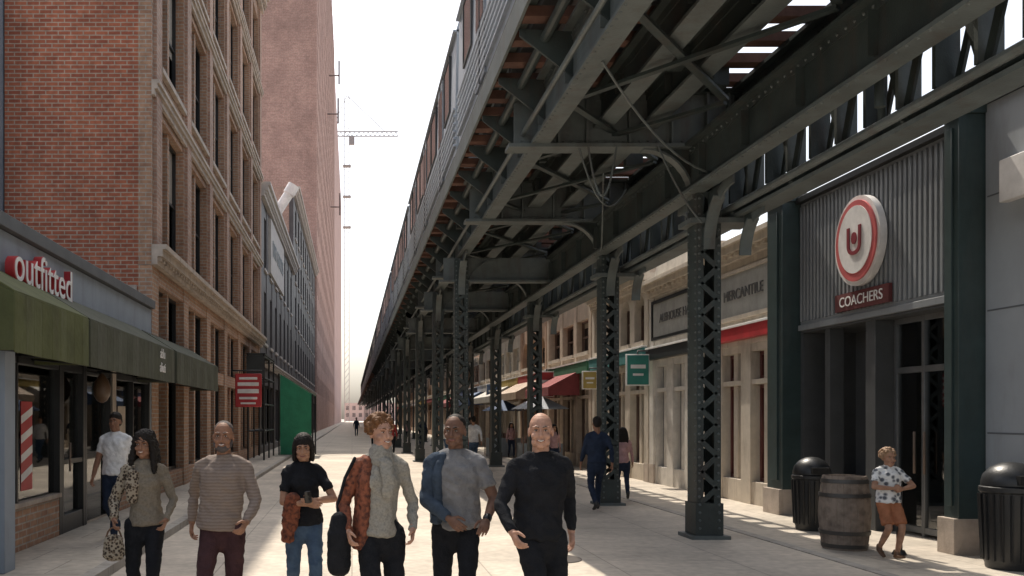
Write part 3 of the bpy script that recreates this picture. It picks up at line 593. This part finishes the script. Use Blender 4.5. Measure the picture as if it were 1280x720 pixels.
o.box('coping',frameK,XR-.1,XR+.6,11.12,15.3,5.402,5.5); o.box('lintel',greyd,XR-.05,XR+.5,11.13,15.29,3.2,3.298)
dk=M('charcoal_panel',(.06,.063,.066),rough=.6,var=.15)
o.box('recess_wall',dk,XR+.9,XR+1.0,13.25,15.3,.004,3.2); o.box('recess_ceiling',dk,XR,XR+3,11.12,15.3,3.16,3.198); o.box('recess_side',dk,XR,XR+3,15.2,15.299,.004,3.16)
o.box('recess_posts',dk,XR+.02,XR+.3,13.15,13.4,.004,3.16); o.box('recess_posts',dk,XR+.02,XR+.25,14.4,14.55,.004,3.16); o.box('low_wall',stone,XR+.3,XR+.6,13.4,15.2,.004,.6)
fg=M('door_frame_grey',(.16,.165,.17),rough=.4,metal=.4)
for y in(11.14,11.8,12.45,13.08): o.box('door_frames',fg,XR+.3,XR+.38,y,y+.07,.004,3.16)
for z in(.05,2.35,3.08): o.box('door_frames',fg,XR+.305,XR+.375,11.2,13.1,z,z+.09)
o.box('door_glass',gc,XR+.33,XR+.34,11.2,13.1,.1,3.1); o.cyl('door_handles',rail,(XR+.25,12.38,.9),(XR+.25,12.38,1.5),.018); o.cyl('door_handles',rail,(XR+.25,12.6,.9),(XR+.25,12.6,1.5),.018)
o.box('interior',M('interior_warm',(.5,.42,.34)),XR+1.7,XR+1.8,10.9,13.2,.004,3.16); o.box('interior_counter',M('counter_wood',(.35,.2,.12)),XR+.9,XR+1.2,11.3,12.7,.004,1.1)
for i in range(3): o.box('interior_menu',M('menu_white',(.7,.68,.6)),XR+1.65,XR+1.69,11.2+i*.6,11.65+i*.6,1.9,2.6)
o.box('door_posters',whitep,XR+.322,XR+.326,11.35,11.7,1.3,1.8)
o.box('body',dk,XR+3.7,14,10.9,15.8,0,5.3)
o.done()
o=Obj('round_shop_sign'); c=(XR-.16,13.34,4.38)
def disc(part,mat,x,ry,rz,th,n=40,cz=0,cy=0): o.plate(part,mat,[(x,c[1]+cy+ry*math.cos(2*math.pi*i/n),c[2]+cz+rz*math.sin(2*math.pi*i/n)) for i in range(n)],(th,0,0))
disc('backing',whitep,c[0]+.06,.60,.68,.10); disc('red_ring',M('sign_faded_red',(.55,.12,.12),rough=.5),c[0]-.002,.53,.61,.03); disc('white_disc',whitep,c[0]-.016,.44,.51,.02,cz=.02)
o.text('emblem',M('sign_dark_red',(.22,.03,.04),rough=.5),'U',(c[0]-.03,c[1],c[2]-.02),.62,(0,-1,0),ext=.012); disc('emblem_dot',MC['sign_dark_red'],c[0]-.032,.07,.09,.014,cz=.04)
o.box('mount',frameK,c[0]+.112,XR-.03,13.2,13.5,4.2,4.6)
o.box('name_board',M('board_maroon',(.12,.03,.03)),XR-.09,XR-.032,12.65,14.05,3.37,3.64); o.text('lettering',whitep,'COACHERS',(XR-.095,13.35,3.5),.22,(0,-1,0),ext=.004); o.done()
def shopR(name,y0,y1,z,wall,band,upper=None,nb=2,door=frameB,bandz=(3.2,3.55),sign=None,arch=False,gable=False,ub=3,glass=gl):
    o=Obj(name,bevel=.005 if y0<25 else 0)
    o.box('body',wall,XR+.3,14,y0+.01,y1-.01,0,z-.05)
    facade(o,XR,-1,y0,y1,[(.45,2.35),(2.45,3.0)],nb,wall,door,glass,pier=.42,zb=.004,ztop=3.15,sub=2,mull=False,gl_part='shop_windows')
    for i in range(5):
        yy=y0+.6+random.random()*(y1-y0-1.2); o.box('window_posters',cream,XR+.262,XR+.278,yy,yy+random.uniform(.2,.5),1.0,1.0+random.uniform(.3,.9))
    if upper: facade(o,XR,-1,y0,y1,[upper],ub,wall,door,glass,pier=.4,zb=3.151,ztop=z,arch=arch,sill=cream)
    else:
        o.box('upper_wall',wall,XR,XR+.28,y0,y1,3.151,z)
        pf=frameK if gable else cream
        o.box('sign_panel',M(name+'_panel',(.36,.36,.34),rough=.7,dirt=.3,dirtcol=(.2,.19,.17)),XR-.05,XR,y0+.35,y1-.35,3.75,4.6)
        o.box('panel_frame',pf,XR-.08,XR-.001,y0+.27,y0+.348,3.67,4.68); o.box('panel_frame',pf,XR-.08,XR-.001,y1-.348,y1-.27,3.67,4.68)
        o.box('panel_frame',pf,XR-.08,XR-.001,y0+.35,y1-.35,4.602,4.68); o.box('panel_frame',pf,XR-.08,XR-.001,y0+.35,y1-.35,3.67,3.748)
        if sign: o.text('lettering',M('letter_grey',(.12,.12,.12)),sign,(XR-.06,(y0+y1)/2,4.18),.3,(0,-1,0),ext=.01)
    o.box('sign_band',band,XR-.16,XR-.001,y0+.1,y1-.1,*bandz); o.box('band_rail',whitep,XR-.18,XR-.001,y0+.1,y1-.1,bandz[1]+.002,bandz[1]+.05)
    cornice(o,XR,-1,y0,y1,z-.35,cream,h=.4,d=.3,dent=y0<40)
    if gable:
        cy=(y0+y1)/2; n=12; r=(y1-y0)*.42
        o.plate('gable',wall,[(XR+.1,cy+r*math.cos(math.pi*i/n),z+.05+r*.42*math.sin(math.pi*i/n)) for i in range(n+1)],(.25,0,0))
    for a in(y0,y1-.36): o.box('plinths',stone,XR-.05,XR,a,a+.36,.004,.5); o.box('pilaster_faces',wall,XR-.04,XR,a+.03,a+.33,.5,z-.36)
    o.done()
shopR('cream_shop_building',15.9,19.0,5.2,cream,redp,nb=2,door=M('door_red_brown',(.12,.035,.03),rough=.4),sign='MERCANTILE',bandz=(3.25,3.5))
shopR('gabled_shop_building',19.05,23.0,5.15,M('offwhite_stone',(.64,.6,.54),rough=.8,dirt=.4,dirtcol=(.33,.29,.25)),frameK,nb=3,door=frameK,sign='ALEHOUSE HALL',gable=True,bandz=(3.18,3.45))
shopR('arched_shop_building',23.05,28.5,5.5,cream,M('band_teal',(.05,.2,.2)),upper=(3.75,5.0),arch=True,ub=4,nb=3,door=frameB)
tans=[M('facade_tan',(.5,.4,.31),dirt=.3,dirtcol=(.25,.2,.15)),M('facade_warm_brick',(.45,.3,.21),dirt=.3,dirtcol=(.25,.17,.12)),cream,M('facade_sand',(.56,.48,.39),dirt=.3,dirtcol=(.3,.25,.2)),brickO,MC['offwhite_stone']]
bands=[M('band_yellow',(.45,.33,.1)),M('band_red',(.34,.05,.05)),M('band_green',(.04,.15,.08)),M('band_blue',(.08,.13,.24)),frameK,whitep]
y=28.55
for i in range(14):
    w=random.choice((5.5,6.5,7.5))*(1 if i<6 else 1.6); shopR('terraced_shop_building',y,y+w,random.choice((5.3,6.4,7.5)),tans[i%6],bands[(i*5+2)%6],upper=(3.9,5.0),ub=3,nb=3,door=[frameB,frameK,frameW][i%3],arch=i%3==1); y+=w+.05
def bladesign(x,y,z,w,h,mat,txt=None):
    o=Obj('projecting_sign',bevel=.01); o.box('panel',mat,x-w/2,x+w/2,y,y+.1,z,z+h); o.box('border',whitep,x-w/2-.03,x+w/2+.03,y+.02,y+.08,z-.03,z+h+.03); o.cyl('bracket',frameK,(x,y+.05,z+h+.12),(XR,y+.05,z+h+.12),.02); o.cyl('bracket',frameK,(x,y+.05,z+h),(x,y+.05,z+h+.12),.015)
    o.box('stripe',whitep,x-w*.35,x+w*.35,y-.004,y-.001,z+h*.55,z+h*.68); o.box('stripe',whitep,x-w*.25,x+w*.25,y-.004,y-.001,z+h*.3,z+h*.38)
    o.done()
bladesign(7.35,22.6,2.55,.55,.75,M('sign_teal',(.04,.22,.18)))
bladesign(7.3,27.0,2.6,.4,.5,bands[0]); bladesign(7.3,33,2.5,.5,.9,bands[1]); bladesign(7.2,45,2.5,.6,.9,bands[3])
for i,(y0,y1,m) in enumerate(((30,34,M('awning_maroon',(.24,.05,.05),rough=.85)),(36,41,M('awning_tan',(.4,.3,.22))),(43,49,M('awning_cream',(.5,.47,.42))),(52,58,bands[3]),(62,70,MC['awning_maroon']))):
    o=Obj('awning'); o.plate('canopy',m,[(XR-.05,(y0+y1)/2,3.3),(XR-1.1,(y0+y1)/2,2.75),(XR-1.1,(y0+y1)/2,2.71),(XR-.05,(y0+y1)/2,3.26)],(0,y1-y0,0)); o.box('valance',m,XR-1.11,XR-1.09,y0,y1,2.45,2.74)
    for yy in(y0,y1): o.plate('ends',m,[(XR-.05,yy,3.26),(XR-1.09,yy,2.71),(XR-1.09,yy,2.46),(XR-.05,yy,2.46)],(0,.02,0))
    o.done()
for i,(x,y) in enumerate(((6.6,31),(6.7,39))):
    o=Obj('market_stall'); m=[M('stall_grey',(.4,.42,.45)),bands[3]][i]
    for dx in(-.7,.7):
        for dy in(-.7,.7): o.cyl('poles',rail,(x+dx,y+dy,0),(x+dx,y+dy,2.0),.025)
    o.poly('canopy',m,[(x-.85,y-.85,2),(x+.85,y-.85,2),(x+.85,y+.85,2),(x-.85,y+.85,2),(x,y,2.5)],[(0,1,4),(1,2,4),(2,3,4),(3,0,4),(3,2,1,0)])
    o.box('table',M('table_cloth',(.35,.4,.42)),x-.7,x+.7,y-.5,y+.4,0,.8)
    for k in range(8): o.box('goods',M('goods_mix2',(.4,.25,.2),var=.9,scale=3),x-.65+k*.16,x-.55+k*.16,y-.3,y,.8,.95+.15*random.random())
    o.done()
o=Obj('wooden_barrel'); wood=pattern('barrel_wood','noise',(.14,.11,.09),(.26,.21,.17),9); c=(6.38,11.4,0)
prof=[(.255,0),(.262,.02),(.285,.2),(.305,.47),(.285,.74),(.262,.93),(.255,.95),(.235,.95),(.235,.92)]
vs=[];fs=[]
ns=24
for r,z in prof:
    for i in range(ns*3):
        k=i%3; a=2*math.pi*(i+(.0 if k==0 else (-.6 if k==1 else .6)) )/(ns*3); rr=r-.006 if k==0 else r
        vs.append((c[0]+rr*math.cos(a),c[1]+rr*math.sin(a),z))
m=ns*3
for k in range(len(prof)-1):
    for i in range(m): fs.append((k*m+i,k*m+(i+1)%m,(k+1)*m+(i+1)%m,(k+1)*m+i))
fs.append(tuple((len(prof)-1)*m+i for i in range(m))); o.poly('staves',wood,vs,fs)
def rrz(z): return .255+.05*math.sin(math.pi*z/.95)
for z in(.03,.2,.68,.86):
    o.lathe('hoops',M('hoop_iron',(.08,.075,.07),rough=.5,metal=.5),(c[0],c[1],0),[(rrz(z)+.001,z),(rrz(z)+.010,z),(rrz(z+.05)+.010,z+.05),(rrz(z+.05)+.001,z+.05)],n=36)
o.done()
def bin_(x,y,s=1):
    o=Obj('litter_bin'); bk=M('bin_black',(.018,.019,.02),rough=.4)
    o.lathe('body',bk,(x,y,0),[(.24*s,0),(.25*s,.03),(.25*s,.06),(.27*s,.1),(.29*s,.85*s),(.31*s,.87*s),(.31*s,.92*s),(.27*s,.94*s)],n=24)
    for i in range(20):
        a=2*math.pi*i/20; o.beam('slats',bk,(x+.27*s*math.cos(a),y+.27*s*math.sin(a),.1),(x+.302*s*math.cos(a),y+.302*s*math.sin(a),.84*s),.03,.02)
    o.lathe('dome_lid',bk,(x,y,.94*s),[(.29*s,0),(.29*s,.04),(.27*s,.12),(.2*s,.2),(.1*s,.25),(.01,.262)],n=24)
    o.box('opening',M('bin_hole_shade',(.004,.004,.004)),x-.13,x+.13,y-.305*s,y-.2*s,.96*s,1.06*s); o.done()  # solid near-black block; the dark inside is painted as its colour
bin_(6.95,13.3,.9); bin_(7.42,9.9,1.0)
o=Obj('metal_bollard'); o.cyl('post',frameK,(6.78,10.9,0),(6.78,10.9,1.0),.035,n=12); o.cyl('cap',frameK,(6.78,10.9,1.0),(6.78,10.9,1.04),.05,.02); o.cyl('base',frameK,(6.78,10.9,0),(6.78,10.9,.06),.09,.06); o.done()
# ------------------------------------------------------------------ elevated railway
o=Obj('elevated_railway')
def ibeam(x,y0,y1,z0,z1,m=steel,fw=.26,st=1.2,part='girders',near=24):
    pt=part if m is steel else part+'_grey'
    o.box(pt,m,x-.015,x+.015,y0,y1,z0+.04,z1-.04); o.box('flanges_grey',steelL,x-fw/2,x+fw/2,y0,y1,z0,z0+.04); o.box(pt,m,x-fw/2,x+fw/2,y0,y1,z1-.04,z1)
    for s in(-1,1): o.box(pt,m,x+s*.015,x+s*.03,y0,y1,z0+.04,z0+.14); o.box(pt,m,x+s*.015,x+s*.03,y0,y1,z1-.14,z1-.04)
    y=y0
    while y<min(y1,70): o.box(pt,m,x-fw/2+.02,x+fw/2-.02,y,y+.02,z0+.141,z1-.141); y+=st
    y=max(y0,4)
    while y<near:
        for zz in(z0+.09,z1-.09): o.rivet('rivets_grey',steelL,(x-.03,y,zz),(-1,0,0))
        o.rivet('rivets_grey',steelL,(x-fw/2+.03,y,z0),(0,0,-1)); y+=.15
Y0,Y1=1.5,320
ibeam(2.65,Y0,Y1,5.55,6.34,m=steelL,st=1.5); ibeam(3.55,Y0,Y1,5.8,6.34,st=2.5,near=0); ibeam(4.2,Y0,Y1,5.8,6.34,st=2.5,near=0)
ibeam(4.8,Y0,Y1,4.85,5.55,st=1.3,m=steel)
zl,zh=4.5,6.34; x=5.5
o.box('outer_girder',steel,x-.012,x+.012,30,Y1,zl+.05,zh-.05)
o.box('outer_chord_grey',steelL,x-.16,x+.16,Y0,Y1,zl,zl+.05); o.box('outer_chords',steel,x-.16,x+.16,Y0,Y1,zh-.05,zh)
for s in(-1,1): o.box('outer_chords',steel,x+s*.014,x+s*.05,Y0,Y1,zl+.05,zl+.24); o.box('outer_chords',steel,x+s*.014,x+s*.05,Y0,Y1,zh-.24,zh-.05)
y=Y0; k=0
while y<75:
    o.box('outer_stiffeners_grey' if k%2 else 'outer_stiffeners',steelL if k%2 else steel,x-.13,x+.1,y,y+.05,zl+.24,zh-.24)
    if y<30: o.beam('outer_diagonals',steel,(x-.06,y,zl+.15 if k%2 else zh-.15),(x-.06,y+.55,zh-.15 if k%2 else zl+.15),.10,.03,up=(1,0,0)); o.beam('outer_diagonals',steel,(x+.05,y,zl+.15 if not k%2 else zh-.15),(x+.05,y+.55,zh-.15 if not k%2 else zl+.15),.08,.03,up=(1,0,0))
    y+=.55; k+=1
y=5
while y<22:
    for zz in(zl+.08,zl+.16,zh-.12): o.rivet('rivets',steel,(x-.05,y,zz),(-1,0,0))
    y+=.14
o.cyl('conduits_grey',steelL,(5.28,Y0,4.62),(5.28,90,4.62),.05,n=10); o.cyl('conduits',steel,(2.3,Y0,6.22),(2.3,90,6.22),.06,n=10); o.cyl('conduits_grey',steelL,(2.42,Y0,5.72),(2.42,90,5.72),.035,n=8)
y=1.6
while y<125:
    w=random.uniform(.19,.23); l=random.uniform(-.08,.1); o.box('timber_ties',tie,2.0,6.05+l*.8,y,y+w,6.345,6.345+random.uniform(.11,.13)); y+=.66
o.box('deck_far',tie,2.0,5.75,125,320,6.345,6.47)
o.box('edge_fascia',steelL,1.95,1.985,Y0,Y1,6.33,6.66); o.box('guard_timber',steel,1.99,2.14,Y0,Y1,6.48,6.62); o.box('guard_timber',steel,5.90,6.0,Y0,Y1,6.48,6.58)
for xr in(2.70,4.14): o.box('rails',rail,xr-.035,xr+.035,Y0,Y1,6.48,6.72)
for i in range(60):
    y=random.uniform(5,45); xx=random.uniform(2.2,4.9); o.box('fittings',steel,xx,xx+random.uniform(.1,.3),y,y+random.uniform(.1,.4),6.1,6.34)
bent=[5.2,12.5,17.2,24.1,30.6,37.5,45,53,61,70,80,91,103,118,135,155,180,210]
def column(x,y,zt,w=.17):
    for sx in(-1,1):
        o.box('columns',steel,x+sx*(w-.012),x+sx*w,y-w,y+w,.0,zt)
        for sy in(-1,1): o.box('column_angles',steel,x+sx*(w-.095),x+sx*(w-.013),y+sy*(w-.012),y+sy*w,0,zt)
    z=.5;k=0; p=.22 if y<35 else .6
    if y<70:
        while z<zt-.3:
            for sy in(-1,1):
                a=-1 if k%2 else 1
                o.beam('column_lacing',steel,(x-a*(w-.05),y+sy*(w+.008),z),(x+a*(w-.05),y+sy*(w+.008),z+p),.07,.012,up=(0,1,0))
            z+=p;k+=1
    o.box('column_bases_grey',steelL,x-w-.1,x+w+.1,y-w-.1,y+w+.1,0,.05); o.box('column_bases',steel,x-w-.025,x+w+.025,y-w-.025,y+w+.025,.05,.5)
    if y<22:
        z=.15
        while z<zt:
            for sx in(-1,1): o.rivet('rivets_grey',steelL,(x-w,y+sx*(w-.04),z),(-1,0,0)); o.rivet('rivets_grey',steelL,(x+sx*(w-.035),y-w-.002 if z>.5 else y-w-.027,z),(0,-1,0),r=.022)
            z+=.11
def knee(cx,cy,z,dx,dy,Rr,th=.05):
    n=8; pts=[(0,0),(0,-Rr)]+[(Rr-Rr*math.cos(a),-Rr+Rr*math.sin(a)) for a in [math.pi/2*i/n for i in range(1,n)]]+[(Rr,0)]
    P=[(cx+dx*p,cy+dy*p,z+q) for p,q in pts]; o.plate('knee_brackets',steel,P,(th*abs(dy)*.5,th*abs(dx)*.5,0))
    arc=P[1:]
    for a,b in zip(arc[:-1],arc[1:]): o.beam('knee_flanges',steelL,a,b,.16,.03,up=(dx,dy,0.3))
for y in bent:
    o.box('cross_beams',steelL,2.3,5.42,y-.02,y+.02,5.56,6.33)
    o.box('cross_beams',steelL,2.2,5.62,y-.16,y+.16,5.50,5.55); o.box('cross_beam_tops',steel,2.2,5.45,y-.14,y+.14,6.28,6.335)
    if y<60:
        for xx in(2.9,3.3,3.9,4.5,5.0,5.3): o.box('cross_beam_stiffeners',steelL,xx,xx+.03,y-.12,y-.021,5.56,6.27)
    if y<25:
        xx=2.4
        while xx<5.4: o.rivet('rivets_grey',steelL,(xx,y-.021,5.62),(0,-1,0)); o.rivet('rivets_grey',steelL,(xx,y-.021,6.2),(0,-1,0)); xx+=.12
    if y>6:
        column(5.0,y,5.5,w=.17); knee(4.82,y,5.5,-1,0,.7); knee(5.0,y-.17,4.86,0,-1,.8); knee(5.0,y+.17,4.86,0,1,.8)
        knee(5.45,y-.3,4.5,0,-1,.55); o.box('column_heads',steelL,4.72,5.62,y-.24,y+.24,4.42,4.49)
for y in(21.2,26.9,34,42,50,58,68,78,90,105,125,150,180):
    column(2.62,y,5.5,w=.16); knee(2.62,y-.16,5.54,0,-1,.9); knee(2.62,y+.16,5.54,0,1,.9); knee(2.8,y,5.5,1,0,.7); o.box('cross_beams',steelL,2.2,4.8,y-.02,y+.02,5.0,5.54); o.box('cross_beams',steelL,2.1,4.9,y-.14,y+.14,4.95,4.998)
y=6
while y<60:
    o.beam('bracing',steel,(2.7,y,5.75),(4.75,y+2.6,5.75),.09,.04); o.beam('bracing',steel,(4.75,y,5.71),(2.7,y+2.6,5.71),.09,.04)
    o.beam('bracing',steel,(4.85,y,5.3),(5.45,y+2.6,5.3),.07,.03); y+=2.6
y=3
while y<90: o.plate('side_brackets',steel,[(2.64,y,6.3),(2.0,y,6.33),(2.0,y,6.25),(2.64,y,5.75)],(0,.04,0)); y+=1.5
def cat(p,q,s,n=12): 
    p=Vector(p);q=Vector(q); return [p.lerp(q,t/n)+Vector((0,0,-s*4*(t/n)*(1-t/n))) for t in range(n+1)]
for p,q,s in(((3.2,12.4,5.5),(4.2,13.5,5.2),.5),((3.3,12.3,5.5),(3.7,12.3,5.5),.7),((4.0,14,5.6),(4.8,17,5.0),.5),((2.7,9.5,5.55),(5.3,12.3,5.1),.35),((4.3,12.35,5.5),(4.85,12.2,4.4),.1)): o.path('hanging_chains',steelL,cat(p,q,s),.014)
o.box('service_box',steel,4.95,5.4,8.4,8.95,5.3,6.1); o.box('service_box_trim',steelL,4.9,5.45,8.35,9.0,5.22,5.29); o.cyl('service_box',steel,(5.1,8.5,5.25),(5.1,8.5,4.7),.05); o.cyl('service_box',steel,(5.3,8.8,5.25),(5.3,8.8,4.65),.04); o.box('service_box_trim',steelL,5.0,5.35,8.36,8.399,5.5,5.9)
o.done()
# ------------------------------------------------------------------ train
tb=M('train_steel',(.45,.49,.54),rough=.38,metal=.3,var=.08,scale=1,bump=.05,dirt=.3,dirtcol=(.28,.28,.29)); tbd=M('train_under',(.06,.06,.062),rough=.7); tw=glass_dark('train_glass',(.02,.03,.04),.05)
o=Obj('elevated_train')
XL,XRt=2.15,4.70; L=14.6
for k in range(14):
    a=3.0+k*(L+.45); b=a+L; cx=(XL+XRt)/2; hw=(XRt-XL)/2
    prof=[(-hw,7.0),(-hw-.03,8.0),(-hw,9.7),(-hw+.12,10.1),(-hw+.5,10.42),(0,10.58),(hw-.5,10.42),(hw-.12,10.1),(hw,9.7),(hw+.03,8.0),(hw,7.0)]
    n=len(prof); vs=[(cx+p,a,z) for p,z in prof]+[(cx+p,b,z) for p,z in prof]
    o.poly('body',tb,vs,[(i,i+n,(i+1)%n+n,(i+1)%n) for i in range(n)]+[tuple(range(n)),tuple(range(2*n-1,n-1,-1))])
    for s in(-1,1):
        xs=cx+s*(hw+.045)
        def bx(part,mat,y0,y1,z0,z1,t=0): o.box(part,mat,cx+s*(hw-.05),xs+s*t,y0,y1,z0,z1)
        wins=[(1.0,2.0),(4.1,5.3),(5.5,6.7),(7.9,9.1),(9.3,10.5),(12.6,13.6)]
        for (u,v) in wins: bx('windows',tw,a+u,a+v,8.35,9.45); bx('window_frames',tbd,a+u-.06,a+u,8.3,9.5,.012); bx('window_frames',tbd,a+v,a+v+.06,8.3,9.5,.012); bx('window_frames',tbd,a+u,a+v,9.45,9.5,.01); bx('window_frames',tbd,a+u,a+v,8.3,8.35,.01)
        for u in(2.4,6.85,11.0):
            bx('doors',M('train_door',(.28,.30,.33),rough=.4,metal=.3),a+u,a+u+1.0,7.2,9.55,.004) ; bx('door_windows',tw,a+u+.1,a+u+.45,8.2,9.35,.012); bx('door_windows',tw,a+u+.55,a+u+.9,8.2,9.35,.012)
            bx('window_frames',tbd,a+u+.49,a+u+.51,7.2,9.55,.02)
        for z in(7.3,7.45,7.6,7.75,7.9,8.05): bx('ribs',tb,a+.1,a+L-.1,z,z+.04,.018)
        bx('drip_rail',tb,a,a+L,9.62,9.66,.03); bx('skirt',tbd,a+.05,a+L-.05,6.86,7.06,.01)
    for u in(2.5,12):
        o.box('bogies',tbd,2.4,4.4,a+u-1.1,a+u+1.1,6.75,6.98)
        for w in(-.8,.8):
            for xx in(2.70,4.14): o.cyl('wheels',tbd,(xx-.07,a+u+w,7.06),(xx+.07,a+u+w,7.06),.33,n=18)
    o.box('underframe',tbd,2.35,4.5,a+4.2,a+10.2,6.8,7.0)
    if k<13: o.box('gangway',tbd,2.9,4.1,b,b+.45,7.1,9.8)
    for u in(3,7,11): o.box('roof_units',tb,cx-.6,cx+.6,a+u,a+u+1.6,10.5,10.75)
o.done()
# ------------------------------------------------------------------ light
az,el=R(11),R(57)
w=bpy.data.worlds.new('World'); scene.world=w; w.use_nodes=True; t=w.node_tree; bg=t.nodes['Background']
sky=t.nodes.new('ShaderNodeTexSky'); sky.sky_type='NISHITA'; sky.sun_disc=False; sky.sun_elevation=el; sky.sun_rotation=2*math.pi-az; sky.air_density=1.2; sky.dust_density=4; sky.ozone_density=1
hs=t.nodes.new('ShaderNodeHueSaturation'); hs.inputs['Saturation'].default_value=.5; hs.inputs['Value'].default_value=1.5
t.links.new(sky.outputs[0],hs.inputs['Color']); t.links.new(hs.outputs[0],bg.inputs[0]); bg.inputs[1].default_value=.15
S=Vector((-math.sin(az)*math.cos(el),math.cos(az)*math.cos(el),math.sin(el)))
ld=bpy.data.lights.new('sun','SUN'); ld.energy=5; ld.angle=R(.5); ld.color=(1,.91,.78); lo=bpy.data.objects.new('sun',ld); scene.collection.objects.link(lo); lo.rotation_euler=S.to_track_quat('Z','Y').to_euler()
cam=bpy.data.cameras.new('camera'); co=bpy.data.objects.new('camera',cam); scene.collection.objects.link(co); scene.camera=co
co.location=(0,0,1.7); co.rotation_euler=(R(90),0,0); cam.sensor_width=36; cam.lens=1100/1280*36; cam.shift_x=200/1280; cam.shift_y=162/1280; cam.clip_end=3000; cam.clip_start=.05
scene.view_settings.view_transform='Standard'; scene.view_settings.look='None'; scene.view_settings.exposure=0
